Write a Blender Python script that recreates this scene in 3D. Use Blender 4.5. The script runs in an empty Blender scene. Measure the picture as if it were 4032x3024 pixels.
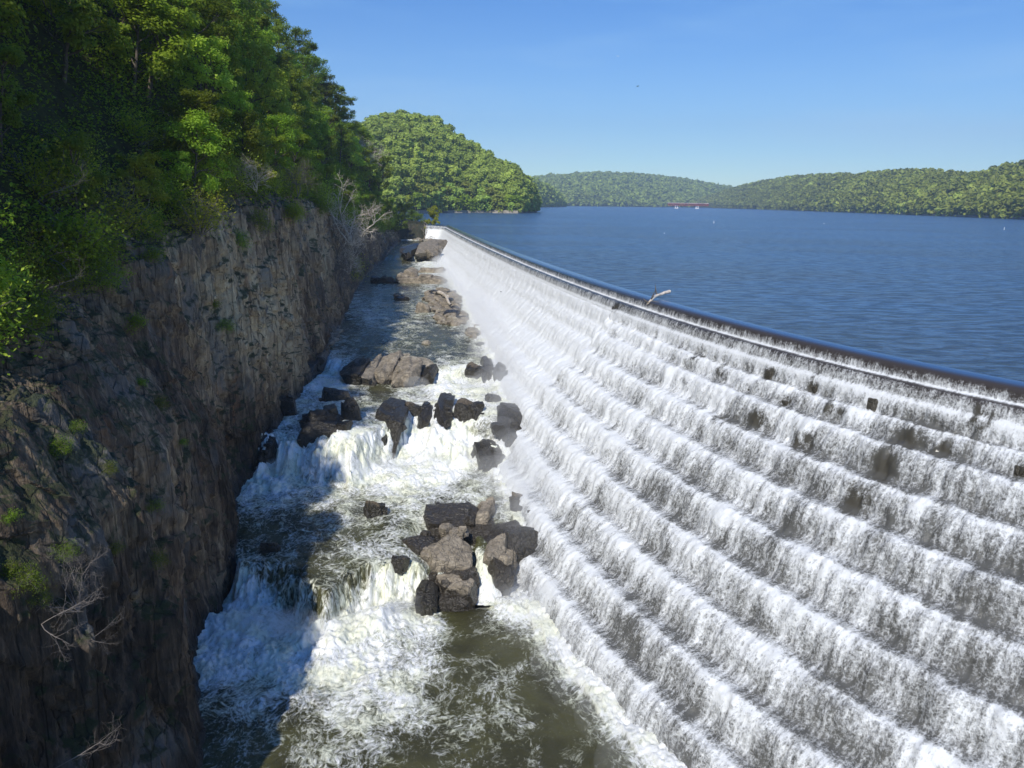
import bpy, math, random, time
import numpy as np
from math import radians
from mathutils import Matrix, Vector
T0 = time.time()
S = bpy.context.scene
col = S.collection
rng = np.random.default_rng(7)
random.seed(7)

# ------------------------------------------------------------ camera
W, H = 4032., 3024.; F = 0.751*W; HC = 8.0
roll = radians(0.8)
yh = 806-(2660-2016)*math.tan(roll)
pitch = -math.atan((H/2-yh)*math.cos(roll)/F)
fw = np.array([0, math.cos(pitch), math.sin(pitch)]); r0 = np.array([1., 0, 0]); u0 = np.cross(r0, fw)
RV = math.cos(roll)*r0+math.sin(roll)*u0; UV = -math.sin(roll)*r0+math.cos(roll)*u0
CAM = np.array([0, 0, HC])
cd = bpy.data.cameras.new('camera'); cam = bpy.data.objects.new('camera', cd); col.objects.link(cam)
cd.sensor_width = 36; cd.lens = 0.751*36; cd.clip_start = 0.1; cd.clip_end = 20000
cam.matrix_world = Matrix(((RV[0], UV[0], -fw[0], 0), (RV[1], UV[1], -fw[1], 0), (RV[2], UV[2], -fw[2], HC), (0, 0, 0, 1)))
S.camera = cam

# ------------------------------------------------------------ light
SUN_AZ = radians(198)    # compass-like angle of the sun from +Y clockwise (behind and a little left)
SUN_EL = radians(43)
w = bpy.data.worlds.new('World'); S.world = w; w.use_nodes = True
nt = w.node_tree; nt.nodes.clear()
wo = nt.nodes.new('ShaderNodeOutputWorld'); bg = nt.nodes.new('ShaderNodeBackground'); sk = nt.nodes.new('ShaderNodeTexSky')
sk.sky_type = 'NISHITA'; sk.sun_disc = False; sk.sun_elevation = SUN_EL; sk.sun_rotation = SUN_AZ
sk.altitude = 60; sk.air_density = 1.0; sk.dust_density = 0.1; sk.ozone_density = 3.5
bg.inputs['Strength'].default_value = 0.145
tn = nt.nodes.new('ShaderNodeMix'); tn.data_type = 'RGBA'; tn.blend_type = 'MULTIPLY'; tn.inputs[0].default_value = 1; tcw = nt.nodes.new('ShaderNodeTexCoord'); sx_ = nt.nodes.new('ShaderNodeSeparateXYZ'); nt.links.new(tcw.outputs['Generated'], sx_.inputs[0])
mrw = nt.nodes.new('ShaderNodeMapRange'); nt.links.new(sx_.outputs[2], mrw.inputs[0]); mrw.inputs[1].default_value = 0.02; mrw.inputs[2].default_value = 0.36
tg = nt.nodes.new('ShaderNodeMix'); tg.data_type = 'RGBA'; tg.inputs[6].default_value = (.50, .62, .68, 1); tg.inputs[7].default_value = (.07, .35, .70, 1)
nt.links.new(mrw.outputs[0], tg.inputs[0]); nt.links.new(tg.outputs[2], tn.inputs[7])
# a few faint wisps of cloud low in the sky
mpw = nt.nodes.new('ShaderNodeMapping'); mpw.inputs['Scale'].default_value = (2.2, 2.2, 14); nt.links.new(tcw.outputs['Generated'], mpw.inputs[0])
nw = nt.nodes.new('ShaderNodeTexNoise'); nw.inputs['Scale'].default_value = 1.6; nw.inputs['Detail'].default_value = 6; nt.links.new(mpw.outputs[0], nw.inputs['Vector'])
mw = nt.nodes.new('ShaderNodeMapRange'); nt.links.new(nw.outputs[0], mw.inputs[0]); mw.inputs[1].default_value = .48; mw.inputs[2].default_value = .78; mw.inputs[4].default_value = .28
cw = nt.nodes.new('ShaderNodeMix'); cw.data_type = 'RGBA'; nt.links.new(mw.outputs[0], cw.inputs[0]); nt.links.new(sk.outputs[0], cw.inputs[6]); cw.inputs[7].default_value = (8., 8., 8., 1)
nt.links.new(cw.outputs[2], tn.inputs[6]); nt.links.new(tn.outputs[2], bg.inputs['Color']); nt.links.new(bg.outputs[0], wo.inputs['Surface'])
sl = bpy.data.lights.new('sun', 'SUN'); sl.energy = 3.6; sl.angle = radians(0.55); sl.color = (1.0, 0.95, 0.86)
so = bpy.data.objects.new('sun', sl); col.objects.link(so)
sv = Vector((math.sin(SUN_AZ)*math.cos(SUN_EL), math.cos(SUN_AZ)*math.cos(SUN_EL), math.sin(SUN_EL)))
so.rotation_euler = sv.to_track_quat('Z', 'Y').to_euler()
S.view_settings.view_transform = 'Standard'; S.view_settings.look = 'None'
S.view_settings.exposure = 0.42; S.view_settings.gamma = 1.0
try:
    S.render.engine = 'CYCLES'
    S.cycles.max_bounces = 6; S.cycles.diffuse_bounces = 3; S.cycles.glossy_bounces = 3
    S.cycles.transmission_bounces = 3; S.cycles.transparent_max_bounces = 32; S.cycles.volume_bounces = 3
except Exception as e:
    print(e)

# ------------------------------------------------------------ projection helpers (photo pixels, 2212 wide, to the ground)
K = 4032/2212.
def ray(x, y):
    x = np.asarray(x, float)*K; y = np.asarray(y, float)*K
    return fw+((x-W/2)/F)[..., None]*RV+((H/2-y)/F)[..., None]*UV
def onz(x, y, z=0.):
    d = ray(x, y); t = (z-HC)/d[..., 2]
    return CAM+d*np.asarray(t)[..., None]
def aty(x, y, Y):
    d = ray(x, y); return CAM+d*np.asarray(Y/d[..., 1])[..., None]
def proj(P):
    v = np.asarray(P, float)-CAM; wz = v@fw
    return np.stack([(W/2+F*(v@RV)/wz)/K, (H/2-F*(v@UV)/wz)/K], -1)

# ------------------------------------------------------------ noise
_p = np.random.default_rng(3).permutation(256); _p = np.concatenate([_p, _p, _p])
_g = np.random.default_rng(4).normal(size=(256, 3)); _g /= np.linalg.norm(_g, axis=1)[:, None]
def pn(x, y, z):
    x = np.asarray(x, float); y = np.asarray(y, float); z = np.asarray(z, float)
    x, y, z = np.broadcast_arrays(x, y, z)
    xi = np.floor(x).astype(int); yi = np.floor(y).astype(int); zi = np.floor(z).astype(int)
    xf = x-xi; yf = y-yi; zf = z-zi
    u = xf*xf*xf*(xf*(xf*6-15)+10); v = yf*yf*yf*(yf*(yf*6-15)+10); ww = zf*zf*zf*(zf*(zf*6-15)+10)
    xi &= 255; yi &= 255; zi &= 255
    def c(a, b, e):
        h = _p[_p[_p[(xi+a)]+yi+b]+zi+e]
        g = _g[h]
        return g[..., 0]*(xf-a)+g[..., 1]*(yf-b)+g[..., 2]*(zf-e)
    x00 = c(0, 0, 0)*(1-u)+c(1, 0, 0)*u; x10 = c(0, 1, 0)*(1-u)+c(1, 1, 0)*u
    x01 = c(0, 0, 1)*(1-u)+c(1, 0, 1)*u; x11 = c(0, 1, 1)*(1-u)+c(1, 1, 1)*u
    return ((x00*(1-v)+x10*v)*(1-ww)+(x01*(1-v)+x11*v)*ww)*1.6
def fbm(x, y, z=0., o=4, g=0.5, ridged=False):
    a = 1.; s = 0.; t = 0.; f = 1.
    for i in range(o):
        n = pn(np.asarray(x)*f+i*17.3, np.asarray(y)*f-i*5.1, np.asarray(z)*f+i*3.7)
        if ridged: n = 1-2*np.abs(n)
        s = s+a*n; t += a; a *= g; f *= 2.03
    return s/t
def sst(a, b, x):
    t = np.clip((np.asarray(x, float)-a)/(b-a), 0, 1); return t*t*(3-2*t)

# ------------------------------------------------------------ mesh helpers
def mesh(name, V, Fs, mat=None, smooth=True, attrs=None, uv=None):
    V = np.asarray(V, np.float32).reshape(-1, 3)
    me = bpy.data.meshes.new(name)
    if isinstance(Fs, np.ndarray): Fs = [Fs]
    Fs = [np.asarray(f, np.int32) for f in Fs if len(f)]
    nl = sum(f.size for f in Fs); nf = sum(len(f) for f in Fs)
    me.vertices.add(len(V)); me.vertices.foreach_set('co', V.ravel())
    me.loops.add(nl); me.polygons.add(nf)
    me.loops.foreach_set('vertex_index', np.concatenate([f.ravel() for f in Fs]))
    tot = np.concatenate([np.full(len(f), f.shape[1], np.int32) for f in Fs])
    st = np.concatenate([[0], np.cumsum(tot)[:-1]]).astype(np.int32)
    me.polygons.foreach_set('loop_start', st)
    try: me.polygons.foreach_set('loop_total', tot)
    except Exception: pass
    me.polygons.foreach_set('use_smooth', np.full(nf, smooth, bool))
    if attrs:
        for k, v in attrs.items():
            v = np.asarray(v, np.float32)
            if v.ndim == 1:
                a = me.attributes.new(k, 'FLOAT', 'POINT'); a.data.foreach_set('value', v)
            else:
                a = me.attributes.new(k, 'FLOAT_VECTOR', 'POINT'); a.data.foreach_set('vector', v.ravel())
    if mat: me.materials.append(mat)
    me.update(calc_edges=True); me.validate()
    return me
def link(name, me, parent=None, loc=None, **kw):
    o = bpy.data.objects.new(name, me); col.objects.link(o)
    if parent: o.parent = parent
    if loc is not None: o.location = loc
    for k, v in kw.items(): o[k] = v
    return o
def tag(o, label=None, cat=None, group=None, kind=None):
    if label: o['label'] = label
    if cat: o['category'] = cat
    if group: o['group'] = group
    if kind: o['kind'] = kind
    return o
def empty(name, loc, **kw):
    o = link(name, None, None, loc); o.empty_display_size = 0.2
    return tag(o, **kw)
def grid_faces(nr, nc):
    i = np.arange(nr-1)[:, None]*nc+np.arange(nc-1)[None]
    return np.stack([i, i+1, i+nc+1, i+nc], -1).reshape(-1, 4)

# ------------------------------------------------------------ materials
class N:
    def __init__(s, name):
        s.m = bpy.data.materials.new(name); s.m.use_nodes = True; s.t = s.m.node_tree; s.t.nodes.clear()
    def n(s, ty, ins=None, **p):
        x = s.t.nodes.new('ShaderNode'+ty)
        for k, v in p.items(): setattr(x, k, v)
        if ins:
            for k, v in ins.items(): s.set(x.inputs[k], v)
        return x
    def set(s, inp, v):
        if isinstance(v, bpy.types.NodeSocket): s.t.links.new(v, inp)
        elif isinstance(v, bpy.types.Node): s.t.links.new(v.outputs[0], inp)
        else:
            if hasattr(inp.default_value, '__len__') and len(inp.default_value) == 4 and len(v) == 3: v = tuple(v)+(1,)
            inp.default_value = v
    def math(s, op, a, b=0., c=0., clamp=False):
        x = s.n('Math', operation=op, use_clamp=clamp); s.set(x.inputs[0], a); s.set(x.inputs[1], b)
        if op in ('MULTIPLY_ADD', 'SMOOTH_MIN'): s.set(x.inputs[2], c)
        return x.outputs[0]
    def mr(s, v, a, b, c=0., d=1., smooth=True):
        x = s.n('MapRange', interpolation_type='SMOOTHSTEP' if smooth else 'LINEAR')
        for k, q in zip(range(5), (v, a, b, c, d)): s.set(x.inputs[k], q)
        return x.outputs[0]
    def mix(s, f, a, b):
        x = s.n('Mix', data_type='RGBA'); s.set(x.inputs[0], f); s.set(x.inputs[6], a); s.set(x.inputs[7], b)
        return x.outputs[2]
    def attr(s, nm, vec=False):
        x = s.n('Attribute', attribute_name=nm); return x.outputs['Vector' if vec else 'Fac']
    def noise(s, vec, sc, det=4, rough=0.55, dist=0.):
        x = s.n('TexNoise', {'Vector': vec, 'Scale': sc, 'Detail': det, 'Roughness': rough, 'Distortion': dist}); return x.outputs[0]
    def noisec(s, vec, sc, det=3):
        x = s.n('TexNoise', {'Vector': vec, 'Scale': sc, 'Detail': det}); return x.outputs[1]
    def scale(s, vec, v):
        x = s.n('VectorMath', operation='MULTIPLY'); s.set(x.inputs[0], vec); x.inputs[1].default_value = v; return x.outputs[0]
    def addv(s, a, b):
        x = s.n('VectorMath', operation='ADD'); s.set(x.inputs[0], a); s.set(x.inputs[1], b); return x.outputs[0]
    def warp(s, vec, sc, amt):
        c = s.noisec(vec, sc); x = s.n('VectorMath', operation='MULTIPLY_ADD')
        s.set(x.inputs[0], c); x.inputs[1].default_value = (amt,)*3; s.set(x.inputs[2], vec); return x.outputs[0]
    def vor(s, vec, sc, feature='DISTANCE_TO_EDGE', rnd=1.):
        x = s.n('TexVoronoi', feature=feature); s.set(x.inputs['Vector'], vec); x.inputs['Scale'].default_value = sc
        x.inputs['Randomness'].default_value = rnd; return x.outputs[0]
    def ramp(s, f, st):
        x = s.n('ValToRGB'); s.set(x.inputs[0], f); e = x.color_ramp.elements
        while len(e) < len(st): e.new(.5)
        for q, (p, c) in zip(e, st): q.position = p; q.color = tuple(c)+(1,)
        return x.outputs[0]
    def bump(s, h, st, dist, nrm=None):
        x = s.n('Bump', {'Height': h, 'Strength': st, 'Distance': dist})
        if nrm is not None: s.set(x.inputs['Normal'], nrm)
        return x.outputs[0]
    def out(s, sh, vol=None):
        o = s.n('OutputMaterial')
        if sh is not None: s.set(o.inputs['Surface'], sh)
        if vol is not None: s.set(o.inputs['Volume'], vol)
        return s.m
    def bsdf(s, **k):
        b = s.n('BsdfPrincipled')
        for q, v in k.items(): s.set(b.inputs[q.replace('_', ' ')], v)
        return b
def simple(name, c, rough=.7, spec=.3, nsc=0, amt=.3):
    m = N(name)
    if nsc:
        p = m.n('TexCoord').outputs['Object']; f = m.noise(p, nsc, 5)
        c = m.mix(m.mr(f, .3, .7), tuple(x*(1-amt) for x in c), tuple(x*(1+amt) for x in c))
    return m.out(m.bsdf(Base_Color=c, Roughness=rough, Specular_IOR_Level=spec))

def mat_lake():
    m = N('lake_water'); p = m.n('NewGeometry').outputs['Position']
    q = m.scale(p, (.55, 1.0, 1)); a = m.noise(m.warp(q, .2, 1.5), 1.5, 6, .65); b = m.noise(q, .12, 3)
    c = m.noise(m.scale(p, (.12, .25, 1)), .12, 4)
    a2_ = m.noise(m.scale(p, (.45, 1.1, 1)), 1.0, 4, .7); h = m.math('ADD', m.math('ADD', m.math('MULTIPLY', a, .45), m.math('MULTIPLY', b, .5)), m.math('MULTIPLY', a2_, .5))
    amp = m.mr(c, .38, .62, .45, 1.2)
    nrm = m.bump(m.math('MULTIPLY', h, amp), 1., 2.4)
    a2 = m.noise(m.scale(p, (.45, 1.1, 1)), 1.0, 4, .7); colr = m.mix(m.mr(a2, .40, .60), (.014, .048, .125), (.075, .165, .32))  # light and dark of the ripples painted into the base colour
    return m.out(m.bsdf(Base_Color=colr, Roughness=.22, IOR=1.33, Normal=nrm))

def mat_spill():
    m = N('spillway_water')
    fo = m.attr('foam'); un = m.attr('under', True); st = m.attr('st', True); gr = m.attr('grain')
    # st: x along the crest (m), y down the flow (m)
    v = m.scale(st, (1.0, .42, 1))
    n1 = m.noise(m.warp(v, 1.2, .5), 1.1, 5, .6)
    n2 = m.noise(m.warp(m.scale(st, (1, .6, 1)), 3., .3), 4.2, 6, .78)
    n3 = m.noise(m.warp(m.scale(st, (1, .75, 1)), 7., .1), 10., 4, .75); n4 = m.noise(m.warp(m.scale(st, (1, .14, 1)), 2., .12), 6.5, 3, .6)
    lace = m.vor(m.warp(m.scale(st, (1, .6, 1)), 4., .5), 4.6)
    l = m.mr(lace, .0, .22, 1, 0)
    act = m.mr(fo, .02, .3)
    x = m.math('ADD', fo, m.math('MULTIPLY', m.math('SUBTRACT', n1, .5), .9))
    x = m.math('ADD', x, m.math('MULTIPLY', m.math('SUBTRACT', n2, .5), 1.2))
    x = m.math('ADD', x, m.math('MULTIPLY', m.math('SUBTRACT', n4, .5), .85))
    x = m.math('ADD', x, m.math('MULTIPLY', m.math('SUBTRACT', n3, .5), 1.3))
    x = m.math('ADD', x, m.math('MULTIPLY', m.math('SUBTRACT', l, .3), .16))
    mask = m.math('MULTIPLY', m.mr(x, .18, 1.0), act)
    fine = m.noise(m.scale(st, (9, 5, 1)), 1., 3, .6)
    white = m.mix(fine, (.62, .65, .68), (.86, .87, .86))
    c = m.mix(mask, un, white)
    hgt = m.math('ADD', m.math('MULTIPLY', n2, .5), m.math('MULTIPLY', mask, .35))
    hgt = m.math('ADD', hgt, m.math('MULTIPLY', n3, .15))
    nrm = m.bump(hgt, m.mr(fo, 0, .3, .12, .6), .16)
    b = m.bsdf(Base_Color=c, Roughness=m.mr(mask, 0, .6, .16, .75), IOR=1.33, Normal=nrm, Specular_IOR_Level=.5)
    return m.out(b)

def mat_river():
    m = N('river_water'); fo = m.attr('foam'); p = m.n('NewGeometry').outputs['Position']; fl = m.attr('fall')
    v = m.scale(p, (1., .8, .45)); wv = m.warp(m.warp(v, .35, 2.2), 1.5, .5)
    n1 = m.noise(wv, .8, 6, .6); n2 = m.noise(wv, 4.6, 6, .72)
    lace = m.mr(m.vor(m.warp(wv, 3, .35), 1.5), 0, .16, 1, 0); lace2 = m.mr(m.vor(m.warp(wv, 6, .2), 4.3), 0, .2, 1, 0)
    fall = m.noise(m.warp(m.scale(p, (1, 1, .22)), 2., .3), 3.2, 5, .65)
    am = m.mr(fo, .5, 1.0, 1., .35); lo = m.mr(fo, .05, .35, .25, 1.)
    d = m.math('MULTIPLY', m.math('SUBTRACT', n1, .5), 1.3)
    d = m.math('ADD', d, m.math('MULTIPLY', m.math('SUBTRACT', n2, .5), 1.15))
    d = m.math('ADD', d, m.math('MULTIPLY', m.math('MULTIPLY', m.math('SUBTRACT', lace, .3), .20), lo))
    d = m.math('ADD', d, m.math('MULTIPLY', m.math('MULTIPLY', m.math('SUBTRACT', lace2, .3), .16), lo))
    d = m.math('ADD', d, m.math('MULTIPLY', m.math('MULTIPLY', m.math('SUBTRACT', fall, .5), 1.5), fl))
    x = m.math('ADD', fo, m.math('MULTIPLY', d, am))
    mask = m.mr(x, .20, .92)
    pos = m.noise(p, .25, 3)
    dark = m.mix(m.mr(pos, .4, .6), (.042, .040, .016), (.068, .066, .026))
    aer = m.mix(m.mr(n1, .35, .7), (.30, .33, .20), (.66, .69, .55))
    tintn = m.noise(m.warp(p, .5, 1.5), .55, 4)
    white = m.mix(m.mr(m.math('ADD', n2, m.math('MULTIPLY', fo, .25)), .45, .75), aer, m.mix(m.mr(tintn, .42, .62), (.86, .87, .86), (.80, .81, .66)))
    c = m.mix(mask, dark, white)
    h = m.math('ADD', m.math('MULTIPLY', n2, .55), m.math('MULTIPLY', m.noise(wv, 1.3, 4), .5))
    h = m.math('ADD', h, m.math('MULTIPLY', mask, .3))
    nrm = m.bump(h, m.mr(fo, 0, .6, .6, .55), .24)
    return m.out(m.bsdf(Base_Color=c, Roughness=m.mr(mask, 0, .6, .12, .8), IOR=1.33, Normal=nrm))

def mat_cliff():
    m = N('cliff_rock'); p = m.n('NewGeometry').outputs['Position']; tone = m.attr('tone'); wet = m.attr('wet')
    v = m.scale(p, (1, 1, .16)); wv = m.warp(m.warp(v, .25, 1.6), 1.5, .35)
    big = m.noise(wv, .33, 5, .6); med = m.noise(wv, 1.6, 6, .68); fine = m.noise(m.scale(p, (1, 1, .45)), 5.5, 6, .7)
    crack = m.vor(m.warp(m.scale(p, (1., 1., .085)), .8, .35), 1.0)
    cr = m.mr(crack, 0, .035, 0, 1)
    f = m.math('ADD', m.math('MULTIPLY', big, .5), m.math('MULTIPLY', med, .5))
    strk = m.noise(m.warp(m.scale(p, (1, 1, .055)), .4, .5), 2.6, 5, .65)
    f = m.math('ADD', f, m.math('MULTIPLY', m.math('SUBTRACT', strk, .5), .55))
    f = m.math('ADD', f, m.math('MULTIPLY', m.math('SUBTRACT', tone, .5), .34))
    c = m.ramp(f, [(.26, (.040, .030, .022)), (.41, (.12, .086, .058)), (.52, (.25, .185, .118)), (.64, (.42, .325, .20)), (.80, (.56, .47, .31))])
    blue = m.noise(p, .22, 4); c = m.mix(m.mr(blue, .54, .66, 0, .65), c, (.14, .15, .15))
    rust = m.noise(m.warp(v, .8, 1.), .7, 4); c = m.mix(m.mr(rust, .6, .72, 0, .55), c, (.26, .13, .06))
    mossn = m.noise(m.warp(p, .7, 1.), .8, 6, .7); nz = m.n('SeparateXYZ', {0: m.n('NewGeometry').outputs['Normal']}).outputs[2]
    moss = m.mr(m.math('ADD', mossn, m.math('MULTIPLY', nz, .32)), .60, .74)
    c = m.mix(m.math('MULTIPLY', moss, .8), c, (.035, .052, .014))
    c = m.mix(m.math('MULTIPLY', m.math('SUBTRACT', 1., cr), .45), c, (.012, .011, .010))
    c = m.mix(m.mr(fine, .25, .75, .35, 0), c, (.02, .018, .016))
    c = m.mix(wet, c, (.018, .017, .015))
    h = m.math('ADD', m.math('MULTIPLY', med, .7), m.math('MULTIPLY', fine, .35)); h = m.math('ADD', h, m.math('MULTIPLY', cr, .25)); h = m.math('ADD', h, m.math('MULTIPLY', strk, .5))
    nrm = m.bump(h, .9, .4)
    return m.out(m.bsdf(Base_Color=c, Roughness=m.math('SUBTRACT', .85, m.math('MULTIPLY', wet, .5)), Normal=nrm, Specular_IOR_Level=.35))

def mat_boulder(name, dry, wetc, wetness):
    m = N(name); p = m.n('NewGeometry').outputs['Position']; wl = m.attr('wet')
    a = m.noise(m.warp(p, .8, .6), 1.2, 6, .65); b = m.noise(m.scale(p, (1, 1, .6)), 5., 6, .7); cr = m.vor(m.warp(p, 1.2, .7), 1.1)
    c = m.mix(m.mr(a, .35, .68), tuple(x*.55 for x in dry), tuple(min(1, x*1.25) for x in dry))
    c = m.mix(m.mr(b, .35, .65, .3, 0), c, tuple(x*.4 for x in dry))
    c = m.mix(m.mr(cr, 0, .03, .7, 0), c, (.02, .018, .015))
    vc = m.n('TexVoronoi', {'Vector': m.warp(m.scale(p, (1, 1, .7)), 1.5, .35), 'Scale': 1.9}).outputs['Color']; vs_ = m.n('SeparateXYZ', {0: vc}).outputs[0]
    c = m.mix(m.mr(vs_, 0, 1, .3, 0), c, tuple(x*.35 for x in dry))
    bed = m.noise(m.warp(m.scale(p, (.7, 1.3, 4.2)), .8, .5), 1.6, 5, .7); c = m.mix(m.mr(bed, .56, .68, 0, .6), c, tuple(x*.3 for x in dry)); c = m.mix(m.mr(bed, .44, .34, 0, .35), c, tuple(min(1, x*1.5) for x in dry))
    wf = m.mr(m.math('ADD', wl, m.math('MULTIPLY', m.math('SUBTRACT', a, .5), 1.0)), .5-wetness*.5, .62-wetness*.5)
    c = m.mix(wf, c, wetc)
    cr2 = m.mr(m.vor(m.warp(m.scale(p, (1, 1, .6)), 2., .3), 2.6), 0, .12); h = m.math('ADD', m.math('ADD', m.math('MULTIPLY', a, .5), m.math('MULTIPLY', b, .45)), m.math('ADD', m.math('MULTIPLY', vs_, .5), m.math('ADD', m.math('MULTIPLY', cr2, .35), m.math('MULTIPLY', bed, .9)))); nrm = m.bump(h, .75, .2)
    return m.out(m.bsdf(Base_Color=c, Roughness=m.mr(wf, 0, 1, .85, .28), Normal=nrm))

def mat_leaf(name, c1, c2, tr=.3):
    m = N(name); g = m.n('NewGeometry'); oi = m.n('ObjectInfo')
    r = m.math('ADD', m.math('MULTIPLY', g.outputs['Random Per Island'], .55), m.math('MULTIPLY', oi.outputs['Random'], .45))
    c = m.mix(r, c1, c2)
    hs = m.n('HueSaturation', {'Hue': m.math('MULTIPLY_ADD', oi.outputs['Random'], .05, .475), 'Saturation': 1.0, 'Value': m.math('MULTIPLY_ADD', oi.outputs['Random'], .5, .75), 'Color': c}).outputs[0]
    tn_ = m.attr('tint'); hs = m.mix(m.math('MAXIMUM', tn_, 0.), hs, tuple(min(1, x*1.55) for x in c2)); hs = m.mix(m.math('MAXIMUM', m.math('MULTIPLY', tn_, -1.), 0.), hs, tuple(x*.45 for x in c1))
    b = m.bsdf(Base_Color=hs, Roughness=.55, Specular_IOR_Level=.25)
    t = m.n('BsdfTranslucent', {'Color': hs}); x = m.n('MixShader', {0: tr, 1: b.outputs[0], 2: t.outputs[0]})
    return m.out(x.outputs[0])

def mat_ground(name, a, b, sc=.6):
    m = N(name); p = m.n('NewGeometry').outputs['Position']; n = m.noise(m.warp(p, sc, 1.), sc*2, 6, .65)
    return m.out(m.bsdf(Base_Color=m.mix(m.mr(n, .35, .65), a, b), Roughness=.95, Specular_IOR_Level=.1, Normal=m.bump(n, .6, .4)))

M = dict(
 lake=mat_lake(), spill=mat_spill(), river=mat_river(), cliff=mat_cliff(),
 rock=mat_boulder('dry_rock', (.36, .305, .23), (.045, .038, .029), .3),
 rockwet=mat_boulder('wet_rock', (.20, .16, .115), (.030, .026, .019), .85),
 rockpale=mat_boulder('pale_rock', (.42, .37, .29), (.045, .04, .032), .1),
 leaf=mat_leaf('leaves_green', (.15, .24, .014), (.34, .44, .035), .5),
 leaf2=mat_leaf('leaves_yellow_green', (.30, .40, .030), (.48, .56, .06), .5),
 leafd=mat_leaf('leaves_dark', (.11, .18, .014), (.25, .34, .026), .5),
 leaff=mat_leaf('leaves_far', (.25, .34, .045), (.44, .52, .10), .4),
 bark=simple('bark', (.10, .085, .068), .9, .1, 3.),
 twig=simple('pale_sunlit_twig', (.52, .46, .38), .85, .1, 2.),  # pale wood; its brightness also paints sunlight on bare branches
 twigd=simple('grey_twig', (.17, .15, .135), .9, .1, 2.),
 drift=simple('driftwood', (.62, .54, .44), .7, .2, 4.),
 ground=mat_ground('forest_floor', (.035, .032, .018), (.06, .065, .022)),
 groundf=mat_ground('hill_ground', (.03, .05, .015), (.05, .075, .02), .05),
 shore=mat_ground('shore_stones', (.20, .18, .15), (.34, .31, .26), .3),
 stone=mat_boulder('spillway_masonry', (.15, .125, .09), (.055, .047, .032), .7),
 white=simple('white_paint', (.8, .8, .8), .5), black=simple('dark_feather', (.02, .02, .02), .7),
 red=simple('rust_red_steel', (.30, .05, .04), .6, .3, .3), conc=simple('pale_concrete', (.62, .60, .56), .8, .2, .3),
 steel=simple('grey_steel', (.25, .26, .27), .5),
)

# ------------------------------------------------------------ crest curve in plan
CF = [-3.9188076290952263, 49.11069920049697, -222.0399305942585, 367.6502356320673]
def crest_x(y):
    y = np.asarray(y, float); a = np.polyval(CF, np.log(np.clip(y, 27, 276)))
    s = (np.polyval(CF, math.log(27.5))-np.polyval(CF, math.log(27)))/.5
    return a+np.where(y < 27, (y-27)*s*.97, 0)+np.where(y > 276, (y-276)*-.16, 0)
def make_crest():
    y = np.concatenate([np.linspace(4, 271.5, 1500)]); x = crest_x(y)
    ex = np.array([-24.6, -25.6, -27.0, -28.6, -30.5, -31.5]); ey = np.array([273.2, 274.8, 275.6, 276., 276.1, 276.1])
    x = np.r_[x, ex]; y = np.r_[y, ey]
    s = np.r_[0, np.cumsum(np.hypot(np.diff(x), np.diff(y)))]
    ss = np.arange(0, s[-1], .1); x = np.interp(ss, s, x); y = np.interp(ss, s, y)
    k = np.ones(25)/25; xp = np.convolve(np.pad(x, 12, 'edge'), k, 'valid'); yp = np.convolve(np.pad(y, 12, 'edge'), k, 'valid')
    tx = np.gradient(xp); ty = np.gradient(yp); n = np.hypot(tx, ty)
    return ss, xp, yp, -ty/n, tx/n
CS, CX, CY, CNX, CNY = make_crest()
S_BREAK = float(np.interp(72., CY[:2600], CS[:2600]))

# water profile, (distance out from the lip, height, foam, clear) : masonry steps each have a ridge
def steps(rid, f0=1.06, fm=.59):
    out = []
    for (d0, z0), (d1, z1) in zip(rid[:-1], rid[1:]):
        dd, dz = d1-d0, z1-z0
        out += [(d0, z0, f0), (d0+.16*dd, z0+.10*dz, f0-.16), (d0+.34*dd, z0+.42*dz, fm+.14), (d0+.46*dd, z0+.84*dz, fm+.02),
                (d0+.60*dd, z0+.97*dz, fm-.06), (d0+.86*dd, z0+.985*dz, fm+.10)]
    out.append((rid[-1][0], rid[-1][1], f0)); return out
TOP = [(-1.75, 0, 0.), (-1.55, -.004, 0.), (-1.3, -.02, 0), (-.95, -.07, 0), (-.68, -.15, .0), (-.57, -.27, .14), (-.50, -.46, .36), (-.47, -.74, .62),
       (-.40, -.83, 1.0), (-.28, -.85, .75), (-.18, -.87, .2), (-.02, -.89, .14), (.05, -.95, .34), (.17, -1.2, .50), (.24, -1.5, .56)]
RR = [(.42, -1.66), (1.0, -2.66), (2.0, -3.72), (3.4, -5.4), (4.95, -7.05), (6.6, -8.85), (8.3, -10.75), (9.95, -12.7), (11.95, -14.6), (13.7, -16.5), (15.5, -18.4), (17.3, -20.3)]
RL = [(.30, -1.70), (.50, -2.0), (1.35, -3.6), (2.4, -5.0), (4.6, -7.3)]+RR[5:]
PR = np.array(TOP+steps(RR)); PL = np.array(TOP+steps(RL, 1.02, .88))
# on the far part the first two masonry steps are one smooth tall face
def dens(P, per):
    # resample the profile with the same parameter for both sections
    i = np.arange(len(P)); q = np.concatenate([np.linspace(a, a+1, n, endpoint=False) for a, n in zip(i[:-1], per)]+[[len(P)-1]])
    return np.stack([np.interp(q, i, P[:, k]) for k in range(3)], 1), q
seg = np.hypot(np.diff(PR[:, 0]), np.diff(PR[:, 1])); per = np.clip((seg/.10).astype(int), 2, 9)
DR, Q = dens(PR, per); DL, _ = dens(PL, per)
NT = len(Q)

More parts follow.
